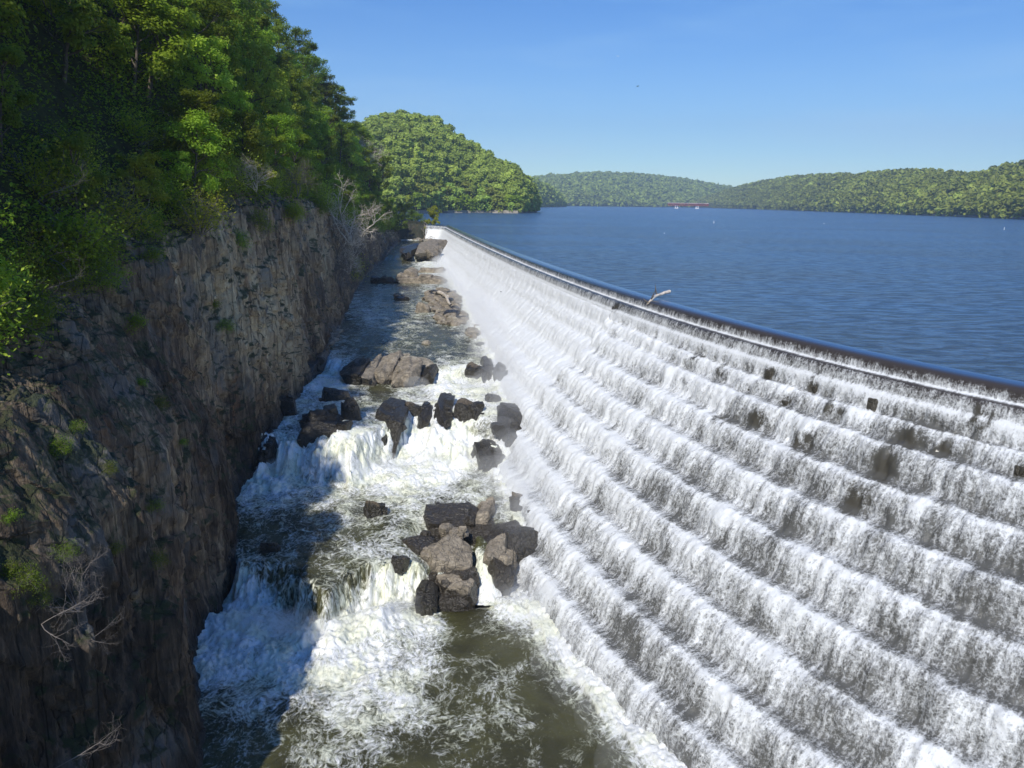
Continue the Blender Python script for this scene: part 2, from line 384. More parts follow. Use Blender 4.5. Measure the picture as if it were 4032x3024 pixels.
HOLES = [(1661, 800, .45, .55), (1757, 832, .3, .6), (1880, 865, .45, .65), (1555, 800, .6, .4), (1612, 836, .7, .5), (1694, 868, .35, .7), (1640, 905, .9, .6), (1505, 770, .5, .3),
         (1962, 945, .8, .7), (1800, 890, .7, .4), (2120, 905, .5, .6), (2150, 990, .7, .9), (2206, 1020, .4, .9), (1910, 1010, .7, 1.), (2040, 975, .5, .5), (1730, 960, .8, .8), (2100, 1090, .9, .9), (1480, 830, .6, .4), (1560, 900, .6, .5), (1850, 1080, .8, .9), (1330, 662, .5, .6)]
def build_spillway():
    # spacing along the crest grows with distance from the camera
    ss = [0.]
    while ss[-1] < CS[-1]-.2:
        y = np.interp(ss[-1], CS, CY); ss.append(ss[-1]+max(.085, .0023*y))
    ss = np.array(ss); X = np.interp(ss, CS, CX); Y = np.interp(ss, CS, CY); NX = np.interp(ss, CS, CNX); NY = np.interp(ss, CS, CNY)
    far = sst(S_BREAK-.15, S_BREAK+.15, ss)[:, None]
    D = DR[None, :, 0]*(1-far)+DL[None, :, 0]*far; Z = DR[None, :, 1]*(1-far)+DL[None, :, 1]*far
    Fo = DR[None, :, 2]*(1-far)+DL[None, :, 2]*far
    sx = ss[:, None]+0*D; arc = np.concatenate([[0], np.cumsum(np.hypot(np.diff(DR[:, 0]), np.diff(DR[:, 1])))])
    tt = arc[None]+0*sx; yy0 = Y[:, None]+0*D
    below = sst(-1.5, -2.6, Z)                     # loose water below the smooth lip
    # uneven stones: every step edge wanders along the dam
    k = np.floor(np.clip((Q-len(TOP))/6., 0, 99))[None]+0*sx
    fr = np.clip((Q-len(TOP))/6., 0, 99)[None]+0*sx; kf = fr-.5
    wob = fbm(sx*.75, fr*1.1, 3.1, 3)*.32+fbm(sx*2.6, fr*1.5, 9.1, 2)*.15
    wz = fbm(sx*.5, k*7.7, 1.1, 3)*.12+fbm(sx*2.1, fr*2., 5.5, 2)*.08
    # the further water is a thick white sheet that rounds the steps off
    kk = np.floor((Q-len(TOP))/6.).clip(0); ff_ = ((Q-len(TOP))/6.-kk); base_i = np.minimum(len(TOP)+6*kk, len(PR)-1); nxt = np.minimum(base_i+6, len(PR)-1)
    def lin(P_, c):
        a_ = np.interp(base_i, np.arange(len(P_)), P_[:, c]); b_ = np.interp(nxt, np.arange(len(P_)), P_[:, c]); return (a_+(b_-a_)*ff_)[None]
    sm = (sst(45, 120, yy0)*.75+.12)*(Q >= len(TOP))[None]
    LD = lin(PR, 0)*(1-far)+lin(PL, 0)*far; LZ = lin(PR, 1)*(1-far)+lin(PL, 1)*far
    D = D*(1-sm)+LD*sm; Z = Z*(1-sm)+LZ*sm
    D = D+wob*below*(1-.25*far)*(1-.5*sm); Z = Z+wz*below
    rough = fbm(sx*4.4, tt*2.0, .7, 4, .6)*.085+fbm(sx*1.3, tt*.5, 2.7, 3)*.10
    calm = sst(-.3, -.9, Z)
    D = D+rough*below+fbm(sx*5, tt*5, 0, 2)*.02*calm*(1-below); Z = Z+rough*.45*below
    Px = X[:, None]+NX[:, None]*D; Py = Y[:, None]+NY[:, None]*D
    # foam: whiter with distance (aeration), to the left of the break, with clumps and thin spots
    yy = Y[:, None]+0*D
    patch = fbm(sx*.30, tt*.22, 4.4, 3)
    strand = fbm(sx*1.5, tt*.16, 8.8, 3)
    f = Fo.copy()
    wl = sst(34, 72, yy)                           # more air in the water further away
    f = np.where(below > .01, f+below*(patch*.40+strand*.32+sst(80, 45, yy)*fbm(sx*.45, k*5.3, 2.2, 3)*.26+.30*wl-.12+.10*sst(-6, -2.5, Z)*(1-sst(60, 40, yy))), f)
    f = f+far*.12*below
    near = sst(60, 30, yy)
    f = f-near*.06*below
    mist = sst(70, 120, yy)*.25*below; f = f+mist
    # bare stones: little foam on them
    HN = np.zeros_like(f); wv1 = fbm(sx*1.6, tt*1.1, 21., 4)*.7; wv2 = fbm(sx*1.6, tt*1.1, 31., 4)*.6
    for hx, hy, hw, hh in HOLES:
        V_ = np.stack([Px[::4, ::3], Py[::4, ::3], (Z+0*Px)[::4, ::3]], -1); q_ = proj(V_.reshape(-1, 3)).reshape(V_.shape[:2]+(2,)); dd_ = np.hypot(q_[..., 0]-hx, q_[..., 1]-hy)+np.where(V_[..., 1] < 6, 1e3, 0)
        c_ = np.argwhere(dd_ < 7)
        if not len(c_): continue
        a_ = c_[np.argmin(V_[c_[:, 0], c_[:, 1], 1])]; s0, t0 = sx[a_[0]*4, 0], tt[0, min(NT-1, a_[1]*3)]
        HN = np.maximum(HN, np.exp(-(np.abs((sx+wv1-s0)/hw)**3+np.abs((tt+wv2-t0)/hh)**3)))
    f = f-HN*(.42+fbm(sx*2, tt*1., 3., 3)*1.0)
    f = np.clip(f, 0, 1.25)
    # colour below the foam: lake blue, then brown stone seen through thin water, then wet grey-brown stone
    q = Q[None]+0*sx
    lake = np.array([.05, .10, .20]); brown = np.array([.050, .043, .040]); wet = np.array([.105, .105, .098])
    grey = np.array([.24, .24, .24])
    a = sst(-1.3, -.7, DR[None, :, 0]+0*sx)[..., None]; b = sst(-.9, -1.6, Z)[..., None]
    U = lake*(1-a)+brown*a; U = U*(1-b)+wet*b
    fb = sst(50, 95, yy)[..., None]*(1-b); U = U*(1-fb*a)+np.array([.035, .055, .09])*fb*a  # far crest: grazing sky reflection painted in as bluish colour
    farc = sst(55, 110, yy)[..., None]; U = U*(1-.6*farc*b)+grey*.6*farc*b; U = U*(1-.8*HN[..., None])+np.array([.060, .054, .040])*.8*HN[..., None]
    V = np.stack([Px, Py, Z+0*Px], -1).reshape(-1, 3)
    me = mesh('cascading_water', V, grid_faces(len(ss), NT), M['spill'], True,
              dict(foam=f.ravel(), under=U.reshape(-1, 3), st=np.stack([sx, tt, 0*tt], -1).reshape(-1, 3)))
    global SV, SQ
    SV = V[V[:, 2] < -.3]; SV = SV[SV[:, 1] > 6]; SQ = proj(SV)
    o = link('cascading_water', me); tag(o, kind='structure')
    # exposed stones and the masonry behind the water
    root = empty('spillway', (float(CX[700]), float(CY[700]), -10), label='long curved stepped stone spillway under white water', cat='dam')
    # masonry body: one coarse stepped solid just behind the water sheet
    s2 = np.arange(2, CS[-1]-1, 1.2); x2 = np.interp(s2, CS, CX); y2 = np.interp(s2, CS, CY); n2x = np.interp(s2, CS, CNX); n2y = np.interp(s2, CS, CNY)
    prof = [(-2.5, -.9), (-1.1, -.65), (-.95, -1.15), (-.35, -1.2)]
    for (d0, z0), (d1, z1) in zip(RL[1:-1], RL[2:]): prof += [(d0-.75, z0-.5), (d0-.7, z1-.5)]
    prof = np.array(prof); v = np.zeros((len(s2), len(prof), 3))
    v[..., 0] = x2[:, None]+n2x[:, None]*prof[None, :, 0]; v[..., 1] = y2[:, None]+n2y[:, None]*prof[None, :, 0]; v[..., 2] = prof[None, :, 1]
    wall = link('stepped_wall', mesh('stepped_wall', v.reshape(-1, 3)-np.array([CX[700], CY[700], -10]), grid_faces(len(s2), len(prof)), M['stone'], False, dict(wet=np.full(v.size//3, .8))), root)
    return root
SPILL = build_spillway()

def cutrock(sub=4, planes=16, seed=0, jag=.06, strat=.0, scale=(1, 1, 1)):
    """angular rock: a ball cut by random planes, then roughened"""
    r = np.random.default_rng(seed)
    V, Fs = ico(sub)
    nrm = r.normal(size=(planes, 3)); nrm /= np.linalg.norm(nrm, axis=1)[:, None]; d = r.uniform(.62, .98, planes)
    nrm = np.vstack([nrm, [[0, 0, 1], [0, 0, -1]]]); d = np.r_[d, .72, .8]
    q = V@nrm.T; rad = np.min(np.where(q > .05, d/np.maximum(q, .05), 9), axis=1); rad = np.minimum(rad, 1.05)
    P = V*rad[:, None]
    o = r.uniform(0, 50, 3)
    n = fbm(P[:, 0]*1.7+o[0], P[:, 1]*1.7+o[1], P[:, 2]*1.7+o[2], 4, .55)
    rid = fbm(P[:, 0]*3+o[1], P[:, 1]*3+o[2], P[:, 2]*1.6+o[0], 3, .5, True)
    P = P+V*(n*jag*2+(rid-.3)*jag)[:, None]
    if strat: P = P*(1+strat*(np.round(P[:, 0:1]*5)/5-P[:, 0:1]))
    return P*np.array(scale), Fs
_ico = {}
def ico(n):
    if n in _ico: return _ico[n]
    import bmesh
    bm = bmesh.new(); bmesh.ops.create_icosphere(bm, subdivisions=n, radius=1)
    V = np.array([v.co[:] for v in bm.verts]); Fs = np.array([[v.index for v in f.verts] for f in bm.faces]); bm.free()
    _ico[n] = (V, Fs); return _ico[n]
def rotz(P, a):
    c, s = math.cos(a), math.sin(a); return P@np.array([[c, s, 0], [-s, c, 0], [0, 0, 1]])

# dark stones standing out of the water on the upper steps (photo: right of the break), parts of the spillway
def on_sheet(x, y):
    d = np.hypot(SQ[:, 0]-x, SQ[:, 1]-y); i = np.where(d < 5)[0]
    if not len(i): i = [int(d.argmin())]
    return SV[i[int(np.argmin(SV[i, 1]))]] if len(i) > 1 else SV[i[0]]
def spill_stone(x, y, sz, seed, dz=-.25, din=.25):
    V0, Fs = ico(4); r_ = np.random.default_rng(seed); nn_ = np.array([(1, 0, 0), (-1, 0, 0), (0, 1, 0), (0, -1, 0), (0, 0, 1), (0, 0, -1.), (.6, .1, .8), (.1, .7, .7), (.7, -.7, .1)])+r_.normal(size=(9, 3))*.07; nn_ /= np.linalg.norm(nn_, axis=1)[:, None]
    q_ = V0@nn_.T; dd_ = np.array([.7]*6+[.92]*3); P = V0*np.min(np.where(q_ > .05, dd_/np.maximum(q_, .05), 9), axis=1)[:, None]; P = P*(1+fbm(P[:, 0]*2+seed, P[:, 1]*2, P[:, 2]*2, 4)[:, None]*.10)*np.array(sz)
    p = on_sheet(x, y); i = int(np.argmin(np.hypot(CX-p[0], CY-p[1]))); a = math.atan2(CNY[i], CNX[i])
    P = rotz(P, a)+p+np.array([-CNX[i]*din, -CNY[i]*din, dz])-np.array([CX[700], CY[700], -10])
    link('exposed_stone', mesh('exposed_stone', P, Fs, M['stone'], True, dict(wet=np.full(len(P), .45))), SPILL)
for i, (x, y, sz) in enumerate([(1661, 802, (.55, .45, .5)), (1757, 836, (.4, .35, .5)), (1882, 866, (.5, .42, .55)), (1612, 838, (.4, .6, .35)), (1694, 868, (.42, .4, .55)), (2206, 1018, (.45, .4, .7))]):
    spill_stone(x, y, sz, 100+i, -.22, .24)
spill_stone(1322, 662, (.5, .6, .5), 140, -.25, .3); spill_stone(1342, 659, (.5, .6, .4), 141, -.2, .35)
print('spill', time.time()-T0)

# ------------------------------------------------------------ lake
def build_lake():
    i = np.arange(0, len(CX)-60, 25); bx = CX[i]-CNX[i]*1.72; by = CY[i]-CNY[i]*1.72
    inner = np.stack([bx, by], 1)
    outer = np.array([[-34, 284.], [-140, 284], [-900, 300], [-2400, 4100], [5100, 4100], [5100, -290], [60, -290.]])
    P = np.vstack([inner, outer[0:]])
    P3 = np.c_[P, np.full(len(P), -.003)]
    o = link('lake_water', mesh('lake_water', P3, np.arange(len(P3))[None], M['lake'], False)); tag(o, kind='structure')
build_lake()

# ------------------------------------------------------------ river
FX = np.array([-60, -25, 0, 20, 31.3, 36.8, 41.7, 44.1, 46.5, 49.2, 52.1, 58.3, 62.3, 66.2, 71.8, 80.7, 87.8, 99.9, 112.3, 135.4, 172, 218, 262, 285, 300.])
FL = np.array([-30, -22, -18, -15.5, -14.4, -16.6, -18.7, -18.5, -18.7, -19.3, -19.8, -22.1, -21.6, -21.3, -21.7, -22.3, -22.5, -23.9, -25.4, -28.5, -33, -36, -38.5, -40, -52.])
def left_x(y): return np.interp(y, FX, FL)
L1x = [-25, -19.4, -16.8, -13.6, -11.5, -9.6, -6.9, -3, .6, 3, 10]; L1y = [48.5, 48.5, 47.3, 45.6, 44.2, 45.9, 47.8, 50, 52.5, 51.4, 51.4]
L2x = [-25, -20.9, -16.3, -13.5, -12, -9.8, -6.6, .7, 8]; L2y = [65.2, 65.2, 64.6, 63.4, 68.0, 73.5, 71.4, 69.4, 69.4]
L3x = [-28, -24.5, -17, -13.7, -4.7, -.3, 8]; L3y = [95, 93.9, 86.7, 87.7, 86.5, 83.7, 83]
def river_z(x, y):
    a = np.interp(x, L1x, L1y); b = np.interp(x, L2x, L2y); c = np.interp(x, L3x, L3y)
    z = -18.3+np.interp(y, [0, 200], [0, 0])
    z = z+2.45*sst(-1.7, .25, y-a)+.35*sst(0, 10, y-a)
    z = z+3.3*sst(-1., 1., (y-b+1.6)/np.interp(x, [-14, -8, 2], [2.0, 3.4, 3.8]))+.35*sst(0, 12, y-b)
    z = z+1.05*sst(-3.6, .5, y-c)
    z = z+np.interp(y, [88, 99, 135, 172, 172.1, 212, 218, 262, 285], [0, .7, 2.0, 2.4, 2.4, 2.9, 3.9, 5.2, 5.6])*1.0
    return z
RIVF = np.array([(500,1640,.25),(600,1640,.2),(700,1600,.3),(560,1500,.62),(450,1420,.8),(500,1380,.95),(600,1450,.85),(700,1400,.95),(700,1500,.7),(800,1350,.95),(800,1450,.85),(850,1520,.7),(800,1600,.5),(900,1430,.7),(930,1350,.75),(1000,1330,.05),(1000,1400,.08),(960,1500,.3),(900,1640,.15),(1030,1450,.2),(1100,1420,.05),(1080,1520,.32),(1150,1500,.05),(1100,1640,.15),(1200,1600,.05),(1250,1520,.05),(1150,1400,.15),(1230,1400,.35),(1200,1330,.95),(1100,1300,.85),(1270,1400,.9),(1330,1480,.6),(1250,1450,.2),(1400,1500,.95),(1380,1560,.35),(1300,1600,.05),(1500,1610,.9),(1450,1640,.15),(640,1560,.35),(760,1560,.6),(470,1560,.3),(1080,1470,.42),(1105,1560,.36),(1140,1605,.34),(1060,1590,.3),(1130,1460,.3),(1000,1600,.34),
(520,1250,.8),(600,1230,.35),(640,1290,.45),(700,1300,.42),(760,1250,.38),(660,1230,.2),(720,1200,.28),(800,1200,.6),(820,1280,.85),(870,1230,.8),(560,1300,.9),(1190,1220,.7),(1150,1180,.35),(1180,1280,1),
(530,1150,.2),(600,1150,.22),(650,1120,.28),(560,1090,.5),(600,1060,.8),(560,1050,.9),(700,1060,.7),(760,1100,.45),(720,1150,.45),(800,1130,.3),(850,1100,.5),(900,1060,.7),(860,1180,.5),(850,1040,.85),(760,1030,.9),(950,1030,.9),(1030,1030,.6),(1100,1060,.35),(1130,1010,.7),(1150,1100,.5),(960,1090,.45),(1000,1010,.95),(900,1040,.9),(1060,980,.9),(1000,1050,.6),(850,1075,.7),
(620,980,.9),(700,1000,.85),(800,980,.8),(900,960,1),(1000,960,1),(1050,930,.6),(640,930,.6),(740,940,.8),(930,920,.8),(1000,880,.75),
(620,880,.5),(700,870,.65),(780,860,.5),(720,840,.85),(680,830,.8),(900,855,.6),(1000,860,.8),(1060,860,.75),(1100,850,.95),(820,845,.12),(950,840,.9),
(720,790,.8),(740,750,.3),(880,830,.6),(1000,800,.85),(1000,780,.5),(1090,790,.9),
(740,700,.2),(800,740,.15),(900,750,.22),(800,690,.6),(760,660,.5),(850,720,.42),(950,735,.15),(1000,760,.2),(1050,740,.4),(820,665,.5),(780,710,.3),(700,740,.3),(1085,760,.75),(1045,700,.5),(1025,650,.8),(860,650,.3),(820,630,.42),(880,625,.25),(950,612,.5),(995,590,.95),(850,560,.1),(935,567,.8),(965,560,.95),(900,520,.1),(860,600,.1),(800,610,.15),(955,520,.9),(980,560,1.)], float)
def river_foam(P):
    q = proj(P); out = np.zeros(len(P)); px, py = q[:, 0], q[:, 1]
    ws = np.zeros(len(P))
    for x, y, f in RIVF:
        sc = 26+ (y-480)*.018; wgt = 1/(((px-x)**2+((py-y)*1.25)**2)/sc**2+.06)**1.6
        out += wgt*f; ws += wgt
    return out/ws
def base_dist(X, Y, Zr):
    """how far outside the foot of the spillway water (positive = in the river)"""
    i = np.arange(0, len(CX), 12); d = np.full(X.shape, 1e9); k = np.zeros(X.shape, int)
    for j in i:
        q = (X-CX[j])**2+(Y-CY[j])**2; m = q < d; d[m] = q[m]; k[m] = j
    dn = (X-CX[k])*CNX[k]+(Y-CY[k])*CNY[k]
    rl = np.array(RR); need = np.interp(-Zr, -rl[:, 1], rl[:, 0])
    return dn-need
def build_river():
    n = 1300; y = np.exp(np.linspace(math.log(17), math.log(281), n)); NC = 430
    xl = left_x(y)-3.; xr = np.interp(y, [14, 40, 60, 100, 281], [24, 16, 12, 4, -26.])
    u = np.linspace(0, 1, NC); X = xl[:, None]*(1-u)+xr[:, None]*u; Y = y[:, None]+0*X
    Yw = Y+fbm(X*.35, Y*.1, 2., 3)*2.6+fbm(X*1.1, Y*.3, 5., 2)*.7
    Z = river_z(X, Yw); slope = np.abs(np.gradient(Z, axis=0)/np.gradient(Y, axis=0)); fall = sst(.25, .9, slope)
    P = np.stack([X, Y, Z], -1).reshape(-1, 3)
    fo = river_foam(P).reshape(X.shape)
    Xs, Ys, Zs = X[::6, ::6], Y[::6, ::6], Z[::6, ::6]; bd = base_dist(Xs.ravel(), Ys.ravel(), Zs.ravel()).reshape(Xs.shape)
    # bring back to full size
    bi = np.repeat(np.repeat(bd, 6, 0), 6, 1)[:X.shape[0], :X.shape[1]]
    edge = np.exp(-np.clip(bi, 0, 99)/np.interp(Y, [30, 80, 280], [1.1, 1.6, 2.6])); fo = np.clip(np.maximum(fo, edge*.98), 0, 1.2)
    t = .25+fo
    turb = np.interp(Y, [20, 120, 280], [1, 1, .8])
    wild = sst(20, 46, Y)*sst(112, 95, Y); b1 = fbm(X*.45, Y*.35, .3, 3)*(.28+.30*wild); b2 = (1-np.abs(fbm(X*1.4, Y*1.1, 4., 4, .55))*2)*.16; b3 = fbm(X*4, Y*3, 1., 3)*.05
    froth = sst(.55, .95, fo)
    calm = sst(.5, .1, fo)
    Z = Z+(b1*(.35+.8*froth)+b2*(.3+1.3*froth)*1.1+b3*(.6+froth)+.10*froth)*turb*(1-.35*calm)
    # bulging froth at the foot of each fall, ribs down the face
    Y2 = Y-fall*(fbm(X*1.1, 3., 1., 4)*1.3+fbm(X*3., Y*1.2, 1., 3)*.6); Z = Z+fall*fbm(X*1.2, Y*1.6, 6., 4, .6)*.9
    a = np.interp(X, L1x, L1y); foot = np.exp(-((Y-(a-3.2))/2.6)**2)*froth
    Z = Z+foot*(.55+.9*fbm(X*.8, Y*.8, 7., 4, .6))
    b = np.interp(X, L2x, L2y); foot2 = np.exp(-((Y-(b-3.6))/2.4)**2)*froth
    Z = Z+foot2*(.35+.9*fbm(X*.8, Y*.8, 9., 4, .6))
    cv = np.exp(-(((X+2.3)/3.9)**4+((Y-50.6)/3.6)**4)); Z = Z-1.15*cv; fo = fo*(1-.35*cv)
    V = np.stack([X, Y2, Z], -1).reshape(-1, 3)
    o = link('river_water', mesh('river_water', V, grid_faces(n, NC), M['river'], True, dict(foam=fo.ravel(), fall=fall.ravel())))
    tag(o, kind='structure')
    print('river', time.time()-T0)
build_river()

def end_bank():
    x = np.linspace(-60, -29.5, 60); rows = []
    for yy, zz in ((272, -6.5), (276, -4.6), (280, -2.4), (283, -.2), (286, .7), (291, .9), (296, -.6)):
        rows.append(np.stack([x, yy+fbm(x*.3, yy*.2, 3., 3)*2.2, zz+fbm(x*.4, yy*.3, 1., 3)*1.0+.4*sst(-36, -50, x)*8], -1))
    o = link('end_bank', mesh('end_bank', np.array(rows).reshape(-1, 3), grid_faces(7, 60), M['cliff'], False, dict(tone=np.full(420, .3), wet=np.full(420, .4)))); tag(o, kind='structure')
end_bank()
# ------------------------------------------------------------ cliff and wooded slope (terrain)
TS = [-80, -40, 0, 20, 30, 42, 50, 58, 64, 70, 85, 100, 120, 140, 170, 200, 240, 275, 290, 305, 330.]
ZT = [6, 6, 2, .5, 1., 3.0, 4.2, 5.0, 6.8, 7.4, 7.6, 7.4, 6.5, 4.5, 2.0, .5, -1, -2, -3, -4, -5.]
RG = [50, 50, 50, 50, 51, 52, 53, 53, 53, 53, 53, 53, 53, 52, 50, 47, 41, 30, 17, 4, -3.]   # ridge ground height
def build_cliff():
    y = np.concatenate([np.linspace(-80, 15, 40, endpoint=False), np.exp(np.linspace(math.log(15), math.log(330), 1150))])
    ns = len(y); x0 = left_x(np.clip(y, -60, 300))
    tx = np.gradient(x0, y); nl = np.hypot(tx, 1); nx, ny = -1/nl, tx/nl        # inward (left) normal
    k = np.ones(41)/41; nx = np.convolve(np.pad(nx, 20, 'edge'), k, 'valid'); ny = np.convolve(np.pad(ny, 20, 'edge'), k, 'valid')
    zr = river_z(x0, np.clip(y, 5, 285)); zr = np.where(y > 285, -3., zr)
    zt = np.interp(y, TS, ZT); rg = np.interp(y, TS, RG)
    bn = sst(61, 50, y)                                                    # the darker buttress at the near end
    # knots: (offset, height) per section
    lx = np.interp(y, [20, 45, 60, 300], [1, 1, 1, .8])
    ks = []
    ks.append((np.full(ns, -1.2), zr-1.5)); ks.append((np.zeros(ns), zr+.2))
    hb = np.interp(y, [30, 42, 50, 57, 61], [zr.min()*0-4.5, -4.5, -6.5, -11.5, -14.])
    ks.append((.9*bn+.8*(1-bn), np.where(bn > 0, hb, zr+3)*bn+(1-bn)*(zr+.3*(zt-zr))))
    ks.append((3.5*bn+1.3*(1-bn), (hb+4.6)*bn+(1-bn)*(zr+.6*(zt-zr))))
    ks.append((5.2*bn+2.2*(1-bn), zt-.4)); ks.append((7.4*bn+4.0*(1-bn), zt+1.2))
    w_ = np.interp(y, [-80, 60, 200, 260, 290, 330], [34, 33, 27, 19, 12, 8])
    ks.append((7.4*bn+4.0*(1-bn)+w_, np.maximum(rg, zt-2))); ks.append((7.4*bn+4.*(1-bn)+w_+40, np.maximum(rg+2, zt-2)))
    ks.append((7.4*bn+4.*(1-bn)+w_+160, np.full(ns, -6.)))
    per = [6, 130, 110, 70, 26, 70, 8, 4]
    off = []; hz = []; tk = []
    for j, n in enumerate(per):
        f = np.linspace(0, 1, n, endpoint=False)
        for q in f:
            off.append(ks[j][0]*(1-q)+ks[j+1][0]*q); hz.append(ks[j][1]*(1-q)+ks[j+1][1]*q); tk.append(j+q)
    off.append(ks[-1][0]); hz.append(ks[-1][1]); tk.append(len(per))
    off = np.array(off).T; hz = np.array(hz).T; tk = np.array(tk)[None]+0*off
    yy = y[:, None]+0*off; ns_, nc = off.shape
    wgt = sst(.2, 1.2, tk)*(1-sst(4.6, 5.4, tk))                            # rock face weight
    wgt2 = sst(4.8, 5.5, tk)*(1-sst(6.6, 7., tk))
    sl = yy*1.0+off*.6
    big = fbm(sl*.10, hz*.05, 1.3, 3)*1.7
    slab = fbm(sl*.42+fbm(sl*.2, hz*.2, 4)*1.5, hz*.07, 2.2, 3); slab = (np.floor(slab*5)+sst(.75, 1., slab*5-np.floor(slab*5)))/5*1.9
    rid = fbm(sl*1.15, hz*.12, 6.1, 4, .6, True)*.62
    blk = fbm(sl*.9, hz*.8, 7.7, 3); blk = (np.floor(blk*6)+sst(.6, 1., blk*6-np.floor(blk*6)))/6*.9
    fin = fbm(sl*4.2, hz*1.0, 9.9, 3, .6, True)*.10
    ledge = np.floor(hz*.35+fbm(sl*.15, hz*.1, 3.3, 2)*2)
    ld = pn(ledge*3.1, sl*.2, 0)*.5
    bz = bn[:, None]*sst(1.7, 2.1, tk)*sst(3.6, 3.1, tk)
    face = (big+slab*(1-.5*bz)+rid*(1-.6*bz)+blk*.35*(1-.7*bz)+fin+ld-.35)*wgt*np.interp(yy, [30, 60, 200, 300], [.95, 1, .8, .5])
    face = face*np.minimum(1, .35+.65*sst(1., 1.35, tk))
    hill = (fbm(yy*.06, off*.06, 5., 4)*4+fbm(yy*.3, off*.3, 6., 3)*1.2)*wgt2
    X = x0[:, None]+nx[:, None]*(off-face); Y = yy+ny[:, None]*(off-face)
    Z = hz+hill+fbm(sl*.8, off*2, 1.9, 3)*.5*wgt
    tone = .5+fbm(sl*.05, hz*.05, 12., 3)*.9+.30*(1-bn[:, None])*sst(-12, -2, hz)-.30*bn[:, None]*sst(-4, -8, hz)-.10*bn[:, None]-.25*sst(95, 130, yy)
    tone = tone+.55*sst(.0, .5, -blk-.05)*.5-.22*bz  # bench darkened in tone to paint shade where the sun would catch it
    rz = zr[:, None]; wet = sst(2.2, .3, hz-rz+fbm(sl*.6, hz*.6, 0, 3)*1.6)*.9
    V = np.stack([X, Y, Z], -1).reshape(-1, 3)
    Fs = grid_faces(ns_, nc); fk = tk.ravel()[Fs[:, 0]]
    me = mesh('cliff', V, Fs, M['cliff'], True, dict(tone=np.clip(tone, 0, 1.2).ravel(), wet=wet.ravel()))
    me.materials.append(M['ground']); mi = (fk > 4.9).astype(np.int32)
    me.polygons.foreach_set('material_index', mi)
    o = link('cliff', me); tag(o, kind='structure')
    print('cliff', time.time()-T0)
    # keep slope samples for planting and a coarse image lookup
    return dict(V=V.reshape(ns_, nc, 3), tk=tk, y=y)
CL = build_cliff()
CV = CL['V'].reshape(-1, 3); CT = CL['tk'].ravel()
_m = CV[:, 1] > 8; CVf = CV[_m]; CTf = CT[_m]; CQ = proj(CVf)
def on_cliff(x, y, tmin=1., tmax=7.):
    """nearest-to-camera terrain point that shows at this photo pixel"""
    d = np.hypot(CQ[:, 0]-x, CQ[:, 1]-y); ok = (CTf >= tmin) & (CTf <= tmax)
    r = 8
    while True:
        i = np.where(ok & (d < r))[0]
        if len(i): break
        r *= 1.6
        if r > 400: return None
    j = i[np.argmin(CVf[i, 1])]; return CVf[j].copy()
def slope_pt(y, f):
    """point on the wooded slope: f 0 at the cliff top, 1 at the ridge"""
    i = int(np.argmin(np.abs(CL['y']-y))); t = CL['tk'][i]; j = int(np.argmin(np.abs(t-(5+f)))); return CL['V'][i, j].copy()

# ------------------------------------------------------------ boulders in the river
def wz(x, y): return float(river_z(np.array([x]), np.array([y]))[0])
def on_river(xd, yd):
    z = -12.
    for _ in range(25):
        p = onz(xd, yd, z); z = .6*z+.4*wz(p[0], p[1])
    return onz(xd, yd, z)
def rockpile(parts, seed, jag=.035, planes=11, sub=4):
    """one rock made of joined angular blocks: parts = (centre, half sizes, yaw, pitch, wet)"""
    Vs, Fs, W_, n = [], [], [], 0
    for q, (c, sz, yaw, pit, wt) in enumerate(parts):
        r = np.random.default_rng(seed*31+q); V0, f = ico(sub)
        ax = np.array([(1, 0, 0), (-1, 0, 0), (0, 1, 0), (0, -1, 0), (0, 0, 1), (0, 0, -1.)])+r.normal(size=(6, 3))*.22
        ex = r.normal(size=(planes, 3)); nn_ = np.vstack([ax, ex]); nn_ /= np.linalg.norm(nn_, axis=1)[:, None]
        dd_ = np.r_[r.uniform(.72, .85, 6), r.uniform(.84, 1.02, planes)]; qq = V0@nn_.T
        P = V0*np.min(np.where(qq > .05, dd_/np.maximum(qq, .05), 9), axis=1)[:, None]; o = r.uniform(0, 30)
        P = P*(1+fbm(P[:, 0]*2+o, P[:, 1]*2, P[:, 2]*2, 3)[:, None]*jag*2)
        P = P*np.array(sz); P = P+fbm(P[:, 0]*2.2+o, P[:, 1]*2.2, P[:, 2]*1.3, 4, .6, True)[:, None]*V0*min(sz)*.09
        cp, sp = math.cos(pit), math.sin(pit); P = P@np.array([[1, 0, 0], [0, cp, sp], [0, -sp, cp]]); P = rotz(P, yaw)+np.array(c)
        Vs.append(P); Fs.append(f+n); n += len(P); W_.append(np.full(len(P), wt))
    return np.concatenate(Vs), np.concatenate(Fs), np.concatenate(W_)
